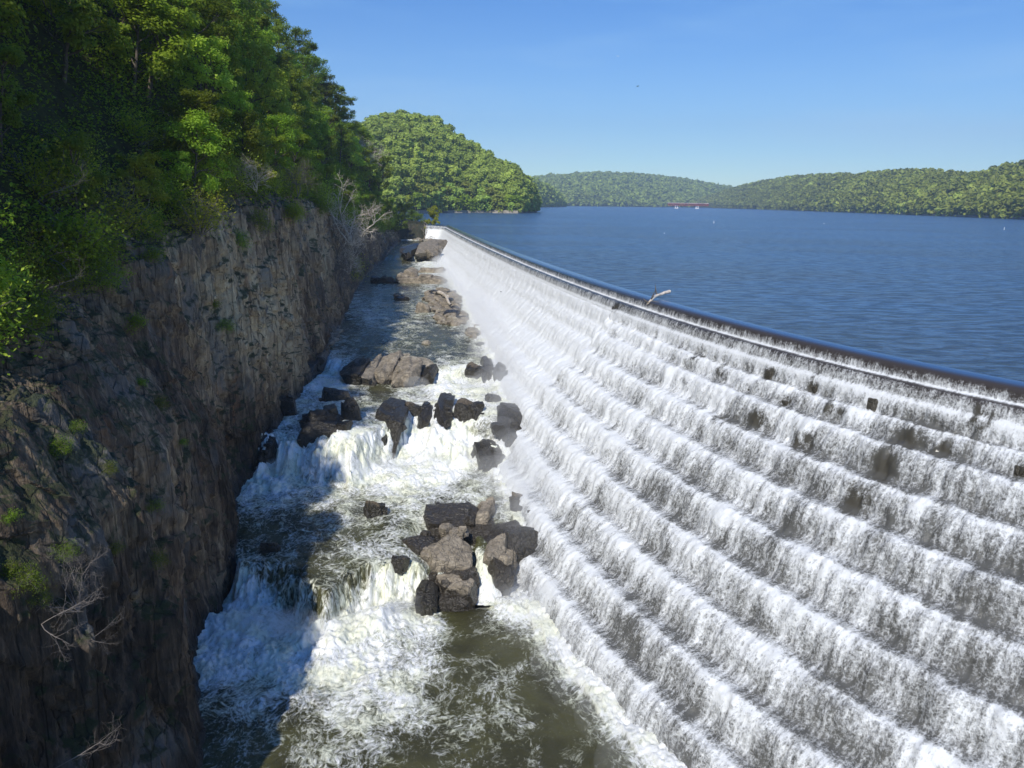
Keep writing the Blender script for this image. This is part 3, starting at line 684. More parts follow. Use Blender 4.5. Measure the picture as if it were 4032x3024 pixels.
def boulder(x0, x1, y0, y1, mat, seed, label, depth=.8, group=None, wet=.3, cat='boulder', **k):
    """photo box (x0..x1, y0..y1) of the visible rock"""
    xm = (x0+x1)/2; p1 = on_river(xm, y1); p2 = on_river(xm, y0); m = float((p1-CAM)@fw)*K/F; wx = (x1-x0)*m/2; hh = (y1-y0)*m; r = np.random.default_rng(seed)
    if p2[2]-p1[2] > .9:                                   # lies down a fall
        ax = p2-p1; L = float(np.linalg.norm(ax)); pit = math.asin(ax[2]/L); c = (p1+p2)/2+[0, 0, .05*L]; T = .35*wx+.45
        main = ((0, 0, 0), (wx*1.05, L*.5, T*1.25), 0, pit, wet)
        ext = [((r.uniform(-.5, .5)*wx, (q-.5)*L*.5, (q-.5)*ax[2]*.55+.12*T), (wx*.7, L*.28, T*1.1), r.uniform(-.4, .4), pit*.6, wet) for q in (.1, .9)]
    else:
        el = math.atan2(HC-p1[2], p1[1]); dp = max(wx*depth, .5); hz = float(np.clip((hh-1.5*dp*math.sin(el))/max(.3, math.cos(el)), .3, hh*(.8 if p1[1] < 150 else .5))); c = p1+[0, dp*.9, -.1]
        main = ((0, 0, 0), (wx*1.08, dp*1.05, hz*1.3), r.uniform(-.2, .2), r.uniform(-.12, .05), wet); n = 2 if x1-x0 > 22 else 1
        ext = [((r.uniform(-.65, .65)*wx, r.uniform(-.5, .5)*dp, -.1*hz), (wx*r.uniform(.4, .6), dp*r.uniform(.5, .8), hz*r.uniform(.8, 1.25)), r.uniform(-.6, .6), r.uniform(-.2, .2), wet) for _ in range(n)]
    if x1-x0 > 34:
        mc, ms = np.array(main[0]), np.array(main[1])
        for q in range(7):
            a = r.uniform(-1, 1, 3)*np.array([.85, .7, 1]); a[2] = r.uniform(-.2, .75); k_ = r.uniform(.16, .34)*wx
            ext.append((tuple(mc+a*ms), (k_*1.3, k_, k_*r.uniform(.6, 1.4)), r.uniform(-.6, .6), r.uniform(-.2, .4), wet))
    V, Fs, w0 = rockpile([main]+ext, seed, sub=4)
    me = mesh('boulder', V, Fs, M[mat], False, dict(wet=np.clip(w0-.35*V[:, 2]/max(.4, hh*.5)+.1, 0, 1)))
    o = link('boulder', me, None, tuple(c)); tag(o, label, cat, group); return o
BL = [
 (849,886,763,775,'rockpale',1,'flat pale slab behind the pair of big tan boulders above the upper fall',.7),
 (857,936,772,806,'rockpale',2,'wide pale cracked boulder topping the upper fall',.6),
 (818,866,778,833,'rock',3,'tall tan boulder with a cracked face left of the wedge boulder',.5),
 (850,903,790,842,'rock',4,'wedge shaped boulder half tan and half wet at the upper fall',.5),
 (745,793,790,836,'rockwet',5,'black wet boulder left of the brown one in the upper fall',.6),
 (790,822,785,838,'rock',6,'brown boulder between black boulder and tall tan boulder',.6),
 (912,942,797,832,'rockwet',7,'small dark boulder right of the wedge boulder',.6),
 (1038,1066,782,833,'rockwet',8,'narrow dark boulder in white water beside the spillway mist',.6),
 (1064,1100,798,838,'rockwet',9,'dark boulder striped by thin falls beside the spillway',.7),
 (1045,1084,851,871,'rockwet',10,'low dark boulder alone in the foam near the spillway',.8),
 (800,880,872,990,'rockwet',11,'big leaning boulder with dark wet right side in the middle fall',.45),
 (905,934,878,932,'rockwet',12,'slim dark boulder with a pale spot in the middle fall',.6),
 (936,980,864,934,'rockwet',13,'curved black boulder right of the slim one',.6),
 (1064,1137,885,990,'rockwet',14,'large black block against the foot of the spillway',.55),
 (1020,1097,966,1023,'rockwet',15,'jagged black rock below the large black block',.6),
 (645,735,885,930,'rockwet',16,'shaded round boulder swept by water near the cliff',.7),
 (738,778,860,914,'rockwet',17,'dark shaded boulder right of the round swept one',.6),
 (896,948,1264,1336,'rockwet',18,'dark wet boulder at the foot of the biggest outcrop with a veil of water',.6),
 (1105,1190,1150,1235,'rockwet',19,'dark dome of rock under thin water next to the spillway',.6),
 (1105,1140,1068,1096,'rockwet',20,'low dark rock behind the big outcrop',.7),
 (899,957,538,568,'rock',21,'large brown boulder island farthest up the river',.7),
 (896,940,524,541,'rock',22,'low brown rock behind the farthest island',.7),
 (872,897,543,567,'rockwet',23,'dark boulder between two little falls',.7),
 (903,964,572,590,'rock',24,'low brown rock ledge near the spillway foam',.6),
 (858,970,586,613,'rock',25,'long flat brown rock across the river',.55),
 (800,852,593,612,'rockwet',26,'low dark shaded rock left of the long flat rock',.6),
 (896,929,653,676,'rock',27,'brown boulder at the left edge of the gravel island',.7),
 (1023,1042,698,711,'rock',28,'upright block standing at the tip of the gravel island',.7),
 (908,930,735,745,'rockpale',29,'small flat pale boulder alone in calm water',.7),
 (1028,1053,738,748,'rockwet',30,'low dark rock close to the spillway foam',.7),
 (640,742,905,948,'rockwet',51,'low swept ledge under the left end of the middle fall',.7),
 (868,912,868,900,'rockwet',52,'small dark ledge between the leaning boulder and the slim boulder',.7),
 (975,1042,868,905,'rockwet',53,'low dark ledge right of the curved black boulder',.7),
 (1000,1050,790,818,'rockwet',54,'dark ledge under green water in the upper fall',.7),
 (690,752,838,868,'rockwet',55,'dark ledge in the shaded left channel',.7),
 (782,832,1085,1118,'rockwet',56,'dark swell of rock under thin water in the middle pool',.7),  # dark mass standing in for a shadow on the water
 (1140,1178,1098,1130,'rockwet',57,'small dark rock in foam by the spillway behind the dome',.7),
 (840,880,1196,1224,'rockwet',58,'low dark rock at the lip left of the big outcrop',.7),
 (560,600,1165,1195,'rockwet',59,'shaded rock at the cliff side of the lowest fall',.7),
 (690,735,708,722,'rockpale',31,'flat pale rock lying against the shaded cliff foot',.7),
 (640,700,770,830,'rockwet',32,'dark rock mass at the cliff foot beside the left channel',.6),
 (586,640,850,900,'rockwet',33,'dark rock at the cliff foot above the middle fall',.6),
 (560,600,935,1015,'rockwet',34,'dark rock rib at the cliff foot beside the middle fall',.5),
 (850,885,640,650,'rockwet',35,'thin dark rock left of the gravel island',.7),
 (940,965,1083,1098,'rockwet',36,'small wet rock on the back edge of the big outcrop',.7),
]
for b in BL:
    boulder(*b[:7], depth=b[7], wet=.7 if b[4] == 'rockwet' else .15)
# the biggest outcrop: one rock mass of joined angular blocks
def outcrop():
    root = np.array([-2.5, 50.5, -18.])
    B = [(966,1188,-15.85,(1.85,1.55,1.7),.15,.16,.0),(988,1250,-16.9,(1.55,1.0,1.5),-.2,.35,.25),(978,1283,-17.7,(1.4,.9,.9),.1,.1,.95),(908,1212,-16.9,(.85,.9,1.2),.4,.2,.9),
         (1048,1098,-15.15,(.62,1.9,1.1),-.22,.05,.05),(1072,1170,-15.45,(.8,1.4,1.5),-.3,.12,.15),(1106,1150,-15.7,(1.2,2.1,2.0),-.2,.12,.95),(1082,1216,-16.5,(.95,.85,1.8),-.1,.3,.8),
         (972,1112,-15.42,(2.2,1.5,.8),.1,.04,.95),(1122,1085,-15.35,(.9,.9,.7),.3,0,.95),(906,1166,-15.85,(1.3,1.3,1.0),.5,.12,.95),(985,1142,-15.3,(.95,.45,.45),.2,0,.0),
         (1095,1195,-16.2,(.55,.5,.9),.3,.2,.1),(930,1235,-17.0,(.7,.8,1.1),-.3,.3,.5),(1012,1225,-16.6,(.75,.9,1.4),.2,.4,.5),(1000,1270,-17.5,(.9,.7,.9),.0,.2,.9),(940,1180,-15.9,(1.1,1.0,1.2),-.4,.1,.15)]
    parts = [tuple([tuple(onz(x, y, z+.25)-np.array([0, 0, .76*sz[2]])-root), sz, yaw, pit, wt]) for x, y, z, sz, yaw, pit, wt in B]
    r = np.random.default_rng(4)
    for c_, sz, yaw, pit, wt in list(parts):
        for q in range(4):
            a = r.uniform(-1, 1, 3); a[2] = r.uniform(.1, .8) if q < 2 else r.uniform(-.5, .3); a[1] = -abs(a[1]) if q >= 2 else a[1]
            cc = np.array(c_)+a*np.array(sz)*np.array([.75, .75, .8]); k_ = r.uniform(.22, .5); parts.append((tuple(cc), (k_*1.2, k_, k_*r.uniform(.6, 1.6)), r.uniform(-.6, .6), r.uniform(-.2, .5), min(1, wt+r.uniform(-.1, .3))))
    for x, y, z, sz, wt in ((1000, 1120, -15.75, (3.2, 2.4, 1.6), .8), (935, 1165, -16.4, (2.2, 1.8, 1.5), .9), (1088, 1150, -16.0, (1.9, 2.6, 2.0), .85), (975, 1235, -17.0, (2.0, 1.3, 1.5), .6)):
        parts.append((tuple(onz(x, y, z+.25)-np.array([0, 0, .76*sz[2]])-root), sz, .1, .1, wt))
    V, Fs, w0 = rockpile(parts, 77, .05, 10, 4)
    o = link('rock_outcrop', mesh('rock_outcrop', V, Fs, M['rock'], False, dict(wet=np.clip(w0+.35*sst(-16.6, -17.6, V[:, 2]+root[2]), 0, 1))), None, root)
    tag(o, 'biggest rocky outcrop in the river, dry grey brown top split by a small fall', 'outcrop')
    # the little fall in the gully
    a = onz(1036, 1165, -15.5); b = onz(1062, 1300, -18.2); t = np.linspace(0, 1, 60)[:, None]; u = np.linspace(-1, 1, 26)[None]
    c = a+(b-a)*t; zz = -15.45-.5*sst(0, .3, t)-2.5*sst(.25, .9, t); wd = .30+.75*t+.25*fbm(t*6, u*2, 3., 2)
    A = np.stack([c[:, :1]+u*wd+fbm(u*3+t*2, t*3, 1., 3)*.12, c[:, 1:2]-.45*(1-u*u)*sst(0, .5, t)+0*u, zz+.22*(1-u*u)+fbm(u*4, t*7, 7., 3)*.12], -1)
    fo = np.clip(.15+.7*sst(.1, .5, t)+0*u, 0, 1)
    o = link('small_fall', mesh('small_fall', A.reshape(-1, 3), grid_faces(60, 26), M['river'], True, dict(foam=fo.ravel(), fall=np.full(fo.size, .8)))); tag(o, kind='structure')
outcrop()
# rubble of the gravel island: single stones
r = np.random.default_rng(21)
stones = [mesh('stone', *(lambda q: (q[0], q[1]))(cutrock(2, 9, 500+i, .05)), M[['rock', 'rock', 'rockpale', 'rockwet', 'rock', 'rock'][i]], False, dict(wet=np.full(len(ico(2)[0]), [.1, .2, .0, .8, .15, .05][i]))) for i in range(6)]
def rubble(cx, cy, rx, ry, n, smin, smax, label, group, slope=0.):
    for i in range(n):
        a = r.uniform(0, 6.28); q = math.sqrt(r.uniform(0, 1)); x = cx+rx*q*math.cos(a)+slope*ry*q*math.sin(a); y = cy+ry*q*math.sin(a)
        p = on_river(x, y); s = r.uniform(smin, smax)*(1.5-.6*q)
        o = link('stone', stones[r.integers(0, 6)], None, (p[0], p[1], p[2]+.15+.45*(1-q)), ); o.scale = (s, s*r.uniform(.6, 1), s*r.uniform(.4, .75)); o.rotation_euler = (r.uniform(-.4, .4), r.uniform(-.4, .4), r.uniform(0, 6.28))
        sz_ = 'large' if s > smin+(smax-smin)*.6 else ('small' if s < smin+(smax-smin)*.25 else 'middling'); pos = ('right' if math.cos(a) > .4 else ('left' if math.cos(a) < -.4 else 'middle'))+(' far' if math.sin(a) < -.4 else (' near' if math.sin(a) > .4 else ''))+' part'
        tag(o, '%s %s, %s' % (sz_, label, pos), 'stone', group+', '+sz_+', '+pos)
rubble(958, 653, 37, 27, 140, .5, 1.25, 'grey brown stone in the heap of the gravel island', 'stones heaped on the gravel island', .25)
rubble(975, 688, 33, 16, 65, .5, 1.1, 'grey brown stone on the near tip of the gravel island', 'stones on the near tip of the gravel island', .1)
rubble(1022, 724, 17, 7, 16, .4, .8, 'brown stone in the small heap beside the spillway foam', 'stones of the small heap by the spillway')
rubble(862, 643, 10, 3, 6, .3, .7, 'dark stone breaking the water left of the gravel island', 'stones left of the gravel island')
rubble(700, 735, 24, 14, 16, .4, 1.0, 'shaded stone at the foot of the cliff', 'stones along the cliff foot')
rubble(915, 515, 20, 8, 14, .6, 1.4, 'dark stone near the far end of the spillway', 'stones at the far end')
# slab of gravel below the heap so the stones do not float
def isle():
    P, Fs = cutrock(4, 20, 77, .09); p = on_river(955, 672); P = P*np.array([7., 10.5, 1.3]); P = rotz(P, .22)
    o = link('gravel_bar', mesh('gravel_bar', P, Fs, M['rock'], True, dict(wet=np.full(len(P), .5))), None, (p[0], p[1]+7, p[2]-1.55)); tag(o, kind='structure')
isle()
print('rocks', time.time()-T0)

# ------------------------------------------------------------ tubes, branches, leaves
def tube(pts, rad, n=5):
    pts = np.asarray(pts, float); rad = np.asarray(rad, float); m = len(pts)
    t = np.gradient(pts, axis=0); t /= np.linalg.norm(t, axis=1)[:, None]+1e-9
    a = np.cross(t, np.where(np.abs(t[:, 2:3]) > .9, [[1, 0, 0]], [[0, 0, 1.]])); a /= np.linalg.norm(a, axis=1)[:, None]+1e-9
    b = np.cross(t, a); th = np.arange(n)*2*math.pi/n
    V = pts[:, None]+rad[:, None, None]*(a[:, None]*np.cos(th)[None, :, None]+b[:, None]*np.sin(th)[None, :, None])
    i = np.arange(m-1)[:, None]*n; j = np.arange(n)[None]; k = (j+1) % n
    Fq = np.stack([i+j, i+k, i+n+k, i+n+j], -1).reshape(-1, 4)
    return V.reshape(-1, 3), Fq
class Geo:
    def __init__(s): s.V = []; s.F = []; s.n = 0
    def add(s, VF):
        s.V.append(VF[0]); s.F.append(VF[1]+s.n); s.n += len(VF[0])
    def mesh(s, name, mat, smooth=True): return mesh(name, np.concatenate(s.V), np.concatenate(s.F), mat, smooth)
def wander(r, p, d, L, n, bend=.25, up=.0):
    pts = [np.array(p, float)]; d = np.array(d, float); d /= np.linalg.norm(d)
    for i in range(n):
        d = d+r.normal(size=3)*bend+np.array([0, 0, up]); d /= np.linalg.norm(d); pts.append(pts[-1]+d*L/n)
    return np.array(pts), d
def leaves(r, C, size, flat=.5, asp=.6, out=None):
    """one small kite-shaped leaf per centre"""
    n = len(C); nrm = r.normal(size=(n, 3)); nrm[:, 2] = np.abs(nrm[:, 2])*1.0+flat
    if out is not None: nrm = nrm*.75+out*1.5
    nrm /= np.linalg.norm(nrm, axis=1)[:, None]
    t = np.cross(nrm, r.normal(size=(n, 3))); t /= np.linalg.norm(t, axis=1)[:, None]; b = np.cross(nrm, t)
    s = (size*r.uniform(.6, 1.3, n))[:, None]
    V = np.stack([C-t*s*.5, C+b*s*asp*.5, C+t*s*.5, C-b*s*asp*.5], 1).reshape(-1, 3)
    return V, np.arange(4*n).reshape(-1, 4)
def make_tree(seed, h=11., cr=3.6, nl=12, clumps=62, per=95, ls=.34, leafmat='leaf', lean=(0, 0)):
    r = np.random.default_rng(seed); T = Geo(); Cn = []
    tr, d = wander(r, (0, 0, -.6), (lean[0], lean[1], 1), h*.86, 9, .07); tr[:, 2] = np.maximum.accumulate(tr[:, 2])
    T.add(tube(tr, np.linspace(.22, .05, len(tr)), 7))
    for i in range(nl):
        f = .28+.68*(i+.5)/nl; j = f*(len(tr)-1); p = tr[int(j)]*(1-j % 1)+tr[min(len(tr)-1, int(j)+1)]*(j % 1)
        az = i*2.4+r.uniform(-.4, .4); prof = math.sin(math.pi*min(1, (f-.12)*1.05))**.7
        L = cr*prof*r.uniform(.75, 1.15)+.4; el = .25+.7*f
        q, dd = wander(r, p, (math.cos(az), math.sin(az), el), L, 5, .16, .05); T.add(tube(q, np.linspace(.09, .025, len(q)), 5))
        for k in range(3):
            b0 = q[2+k]; q2, _ = wander(r, b0, dd+r.normal(size=3)*.8, L*.45, 3, .2, .08); T.add(tube(q2, np.linspace(.035, .012, len(q2)), 4)); Cn += [q2[-1], q2[-2]]
        Cn += [q[-1], q[-2]]
    Cn += [tr[-1], tr[-2]+[.3, 0, 0]]
    Cn = np.array(Cn); idx = r.permutation(len(Cn))[:clumps]; Cn = Cn[idx]
    rr = r.uniform(.65, 1.15, len(Cn))*cr/3.4
    C = np.repeat(Cn, per, 0); R_ = np.repeat(rr, per)[:, None]
    u = r.normal(size=C.shape); u /= np.linalg.norm(u, axis=1)[:, None]; q = r.uniform(.35, 1, len(C))[:, None]**.6
    off = u*q*R_*np.array([1, 1, .5]); off[:, 2] += .15*R_[:, 0]
    # ragged sprays that leave the clump
    C = C+off+r.normal(size=C.shape)*.10
    ax = C-np.array([0, 0, h*.45]); ax /= np.linalg.norm(ax, axis=1)[:, None]+1e-6
    V, Fq = leaves(r, C, ls, .5, .6, off/(np.linalg.norm(off, axis=1)[:, None]+1e-6)*.6+ax*.5)
    return T.mesh('trunk', M['bark']), mesh('crown', V, Fq, M[leafmat], False)
def make_bush(seed, R=1.5, hgt=1.2, n=1500, ls=.16, leafmat='leaf', droop=0.):
    r = np.random.default_rng(seed); T = Geo(); Cn = []
    for i in range(16):
        az = r.uniform(0, 6.28); q, d = wander(r, (0, 0, -.2), (math.cos(az)*.8, math.sin(az)*.8, 1.1), R*r.uniform(.7, 1.3), 5, .25, -droop)
        T.add(tube(q, np.linspace(.03, .008, len(q)), 3)); Cn += list(q[2:])
        for k in range(2):
            q2, _ = wander(r, q[3], r.normal(size=3)+[0, 0, .3], R*.5, 3, .3, -droop); T.add(tube(q2, np.linspace(.014, .005, len(q2)), 3)); Cn += list(q2[1:])
    Cn = np.array(Cn); C = Cn[r.integers(0, len(Cn), n)]+r.normal(size=(n, 3))*np.array([.24, .24, .16])*R/1.3
    V, Fq = leaves(r, C, ls, .4)
    return T.mesh('stem', M['twigd']), mesh('foliage', V, Fq, M[leafmat], False)
def make_bare(seed, h=4., stems=5, spread=.6, mat='twig', r0_=.05, lv=3, dirn=(0, 0, 1)):
    r = np.random.default_rng(seed); T = Geo()
    def rec(p, d, L, rad, l):
        q, dd = wander(r, p, d, L, 5, .2, .03); T.add(tube(q, np.linspace(rad, rad*.5, len(q)), 5 if l == 0 else 3))
        if l < lv:
            for k in range(4 if l else 5):
                j = r.integers(2, 6); nd = dd*.8+r.normal(size=3)*.65; rec(q[j], nd, L*r.uniform(.45, .65), rad*.5, l+1)
    for s in range(stems):
        a = r.uniform(0, 6.28); d = np.array(dirn)+np.array([math.cos(a), math.sin(a), .1])*spread*r.uniform(.3, 1)
        rec((0, 0, -.3), d, h*r.uniform(.4, .6), r0_, 0)
    return T.mesh('branches', M[mat])
TREES = [make_tree(s, h=hh, cr=c, leafmat=lm, lean=(.12, 0), clumps=cl) for s, hh, c, lm, cl in
         [(1, 11, 3.8, 'leaf', 60), (2, 13, 4.2, 'leafd', 66), (3, 9, 3.4, 'leaf', 52), (4, 12, 3.2, 'leafd', 50), (5, 8, 3.6, 'leaf2', 56)]]
BUSH = [make_bush(11, 1.5, n=3200, ls=.11), make_bush(12, 1.2, n=2600, ls=.1, leafmat='leafd', droop=.12), make_bush(13, 1.7, n=2600, leafmat='leaf2', ls=.10), make_bush(14, 1.4, n=3400, ls=.09, leafmat='leafd', droop=.3)]
BARE = [make_bare(21, 4, 7, .8, 'twig', .045, 4), make_bare(22, 3.2, 7, .9, 'twigd', .022, 4), make_bare(23, 3.4, 2, .35, 'twigd', .022, 3, (1, -.2, .1)), make_bare(24, 5., 5, .5, 'twigd', .035, 4)]
print('plants', time.time()-T0)
def put_tree(p, v, s, rz, label, group, tilt=0.):
    e = empty('deciduous_tree', tuple(p), label=label, cat='tree', group=group); e.rotation_euler = (0, tilt, rz); e.scale = (s, s, s*r.uniform(.85, 1.15))
    a, b = TREES[v]; link('trunk', a, e); link('crown', b, e); return e
def put_bush(p, v, s, rz, label, group):
    e = empty('bush', tuple(p), label=label, cat='bush', group=group); e.rotation_euler = (0, 0, rz); e.scale = (s,)*3
    a, b = BUSH[v]; link('stem', a, e); link('foliage', b, e); return e
def where(y):
    return ['at the near left edge', 'above the nearest cliff', 'above the big outcrop', 'above the middle fall', 'above the upper fall', 'above the calm pool', 'above the gravel island', 'above the flat far rocks', 'above the farthest rocks', 'by the far end of the dam'][int(np.searchsorted([30, 42, 54, 66, 82, 100, 130, 165, 215], y))]
r = np.random.default_rng(5)
# trees on the steep slope, rows parallel to the river
nt_ = 0
ys = 12.
while ys < 286:
    step = np.interp(ys, [12, 60, 280], [3.6, 4.6, 9.]); ys += step
    for f in ((.03, .22, .42, .62, .82, 1.0) if ys < 100 else ((.04, .3, .55, .8, 1.0) if ys < 190 else (.05, .4, .72, 1.))):
        yy = ys+r.uniform(-.5, .5)*step; ff = min(1.02, max(.0, f+r.uniform(-.07, .07))); p = slope_pt(yy, ff)
        q = proj(p+np.array([0, 0, 6.]))
        if yy < 26 and q[0] < -420: continue
        v = r.choice(5, p=[.3, .24, .2, .16, .10]); s = r.uniform(.8, 1.15)*(1 if f > .1 else .62)*np.interp(yy, [20, 120, 280], [.95, 1.1, 1.15])
        zone = 'near end of the wooded slope' if yy < 60 else ('middle of the wooded slope' if yy < 130 else 'far end of the wooded slope')
        kind = ['leafy green tree', 'tall dark green tree', 'small round green tree', 'slim dark tree', 'yellow green tree'][v]
        lvl = 'along the cliff edge' if f < .1 else ('on the ridge line' if f > .95 else ('low on the hillside' if f < .35 else ('halfway up the hillside' if f < .7 else 'high on the hillside'))); zone = where(yy)
        put_tree(p-np.array([0, 0, .4]), v, s, r.uniform(-.5, .5), '%s %s %s' % (kind, lvl, zone), '%ss %s %s' % (kind, lvl, zone), .08)
        nt_ += 1
# low green cover over the wooded slope
def undergrowth():
    n = 5200; r = np.random.default_rng(88); V0 = CL['V']; tkr = CL['tk'][0]; j0 = int(np.argmin(np.abs(tkr-4.95))); j1 = int(np.argmin(np.abs(tkr-6.6)))
    yi = np.exp(r.uniform(math.log(16), math.log(290), n)); ii = np.searchsorted(CL['y'], yi).clip(0, V0.shape[0]-1); jj = r.integers(j0, j1, n)
    c = V0[ii, jj]; c[:, 2] -= r.uniform(0, 1.2, n)*sst(5.3, 4.95, tkr[jj]); big = fbm(c[:, 0]*.12, c[:, 1]*.12, c[:, 2]*.12, 3); k = big > -.25; c = c[k]
    per = 70; C = np.repeat(c, per, 0); C = C+r.normal(size=C.shape)*np.array([.75, .75, .55])+[.25, 0, .45]; sz = np.interp(C[:, 1], [20, 100, 280], [.2, .34, .8])
    V, Fq = leaves(r, C, sz, .5); o = link('undergrowth', mesh('undergrowth', V, Fq, M['leafd'], False)); tag(o, 'dense green undergrowth covering the steep slope between the trees', 'undergrowth', kind='stuff')
undergrowth()
# trees painted sun-bright by a lighter leaf colour (photo: pale crown high on the slope)
for x, y, s in ((405, 235, .75), (470, 300, .6), (440, 190, .7)):
    p = on_cliff(x, y, 5.1, 6.9)
    if p is not None: put_tree(p+np.array([2.0, 0, 0]), 4, s, 0, ('middle', 'lower right', 'upper')[(405, 470, 440).index(x)]+' one of three trees in sun-bright leaf colour high on the slope', 'bright sunlit trees high on the slope')
# bushes over the cliff edge and on ledges
nb_ = 0
for y_ in np.concatenate([np.arange(20, 100, 1.35), np.arange(100, 280, 3.2)]):
    f = r.uniform(-.12, .12); i = int(np.argmin(np.abs(CL['y']-y_))); t = CL['tk'][i]; j = int(np.argmin(np.abs(t-(5.0+f)))); p = CL['V'][i, j]
    v = int(r.integers(0, 4)); put_bush(p, v, r.uniform(.9, 1.8)*np.interp(y_, [20, 200], [1.1, 1.7]), r.uniform(0, 6), ['leafy green bush', 'drooping dark bush', 'yellow green bush', 'hanging green bush'][v]+' on the cliff brink '+where(y_), 'cliff brink bushes '+where(y_)+', '+['leafy', 'drooping dark', 'yellow green', 'hanging'][v]); nb_ += 1
for x, y, v, s in [(60, 640, 3, 1.2), (150, 620, 0, 1.1), (230, 600, 3, 1.0), (20, 700, 3, 1.2), (90, 690, 1, .9), (330, 560, 1, .9), (560, 480, 3, 1.2), (520, 520, 3, .9), (470, 660, 1, .6), (490, 700, 3, .6),
                   (350, 870, 3, .8), (310, 830, 1, .7), (400, 960, 0, .6), (120, 960, 1, .8), (330, 1100, 1, .7), (30, 1120, 0, .7), (20, 1230, 0, .8), (90, 1290, 2, .6), (340, 1210, 3, .8), (250, 1180, 1, .6), (170, 920, 3, .6), (60, 1250, 3, .9), (140, 1190, 1, .7), (240, 1010, 1, .6), (300, 700, 1, .7), (640, 470, 0, 1.2), (700, 455, 3, 1.3)]:
    p = on_cliff(x, y, 1.3, 5.4)
    if p is not None: put_bush(p, v if y < 900 else (1 if v == 0 else 3), s*(1 if y < 780 else .5), r.uniform(0, 6), ['small leafy', 'dark tufted', 'yellowish', 'hanging green'][v]+' plant rooted in the '+('upper' if y < 760 else ('middle' if y < 1050 else 'lower'))+' cliff face '+('far right' if x > 450 else ('in the middle' if x > 200 else 'at the left')), 'cliff face plants, %d %d %d' % (v, y > 760, x > 200))
put_bush(on_cliff(420, 500, 3.5, 5.6)+np.array([.8, 0, 0]), 2, 1.7, 0, 'bright sunlit yellow green bush leaning out over the cliff edge', None)
# bare bushes and dead branches
def bare(x, y, v, s, label, name='bare_bush', lo=1.3, hi=6.9, out=0., rz=0.):
    p = on_cliff(x, y, lo, hi)
    if p is None: return
    o = link(name, BARE[v], None, tuple(p+np.array([out, 0, 0]))); o.scale = (s,)*3; o.rotation_euler = (0, 0, rz); tag(o, label, 'bare bush')
bare(520, 400, 0, .95, 'pale leafless bush shining in the sun on the dark slope', out=1.5)  # its sunlit look is put into the pale twig colour
bare(505, 330, 2, 1.1, 'pale leafless branches above the shining bush', out=1.2)
bare(345, 60, 2, 1.6, 'pale bare branches near the top edge of the woods', out=3.)
bare(30, 420, 2, 1.2, 'bare branches reaching in from the left edge', out=1.5)
bare(20, 620, 2, 1.0, 'long dead branch lying on the brush at the left edge', out=1.5)
bare(240, 310, 2, .7, 'small pale dead branch in the dark woods', out=2.)
bare(330, 440, 2, .8, 'curved pale dead branch over the brush', out=2.)
bare(230, 470, 3, .9, 'grey leafless bush in the brush above the cliff', out=1.)
bare(170, 520, 3, .8, 'grey twiggy bush hanging over the cliff top', out=1.)
bare(420, 560, 1, .9, 'twiggy grey bush below the sunlit yellow green bush', out=.6)
bare(660, 370, 3, 1.5, 'grey bare tree among the dark trees mid slope', out=2.)
bare(610, 420, 3, 1.2, 'grey bare sapling left of the mid slope tree', out=2.)
bare(140, 1300, 1, 1.0, 'low grey twiggy bush on the dark lower rock', out=.5)
bare(60, 1330, 2, .9, 'long bare branch sticking out of the lower rock', out=.5)
bare(20, 1640, 2, 1.0, 'pale bare branch in the bottom left corner', out=1.5)
bare(165, 1370, 2, .5, 'little pale dead twig tuft on the lower rock', out=.5, rz=.5)
for i, (x, y, s) in enumerate(((740, 640, 1.2), (710, 660, 1.1), (770, 600, 1.4), (725, 600, 1.3), (800, 560, 1.6), (690, 640, 1.), (760, 560, 1.5))):
    bare(x, y, 1 if i % 2 else 3, s*1.3, ['tallest grey leafless shrub of the thicket at the cliff foot', 'low grey leafless shrub nearest the camera in the cliff foot thicket', 'wide grey leafless shrub beside the yellow green bush', 'grey shrub leaning on the cliff left of the pale bare tree', 'farthest grey leafless shrub of the thicket by the water', 'leftmost grey leafless shrub of the cliff foot thicket', 'grey leafless shrub behind the pale bare tree'][i], out=.5, rz=i*1.3)
    bpy.data.objects[-1] if False else None
# the tall pale bare tree standing from the cliff foot
bt = make_bare(31, 17, 5, .32, 'twigd', .17, 4); bt2 = make_bare(33, 11., 7, .9, 'twig', .15, 4)  # grey stems, paler top: sunlight on the crown is painted by colour
p = on_river(745, 668); e = empty('bare_tree', (p[0]-1.5, p[1], p[2]), label='tall many stemmed leafless tree at the cliff foot with pale sunlit top', cat='tree')
link('stems', bt, e); q = link('sunlit_top', bt2, e, (3.2, -1, 10.5)); q = link('sunlit_top', bt2, e, (2.6, -1, 6.0)); q.scale = (.6,)*3; q.rotation_euler = (0, 0, 2)
p = on_river(770, 640)
for k, dz in enumerate((0,)):
    e = put_bush(p+np.array([-1.5, 0, 2.6]), 2, 2.6, 0, 'yellow green bush in front of the tall bare tree', None)
bare(800, 350, 0, 3.2, 'pale leafless tree leaning out at the far end of the slope', 'bare_tree', out=4.)
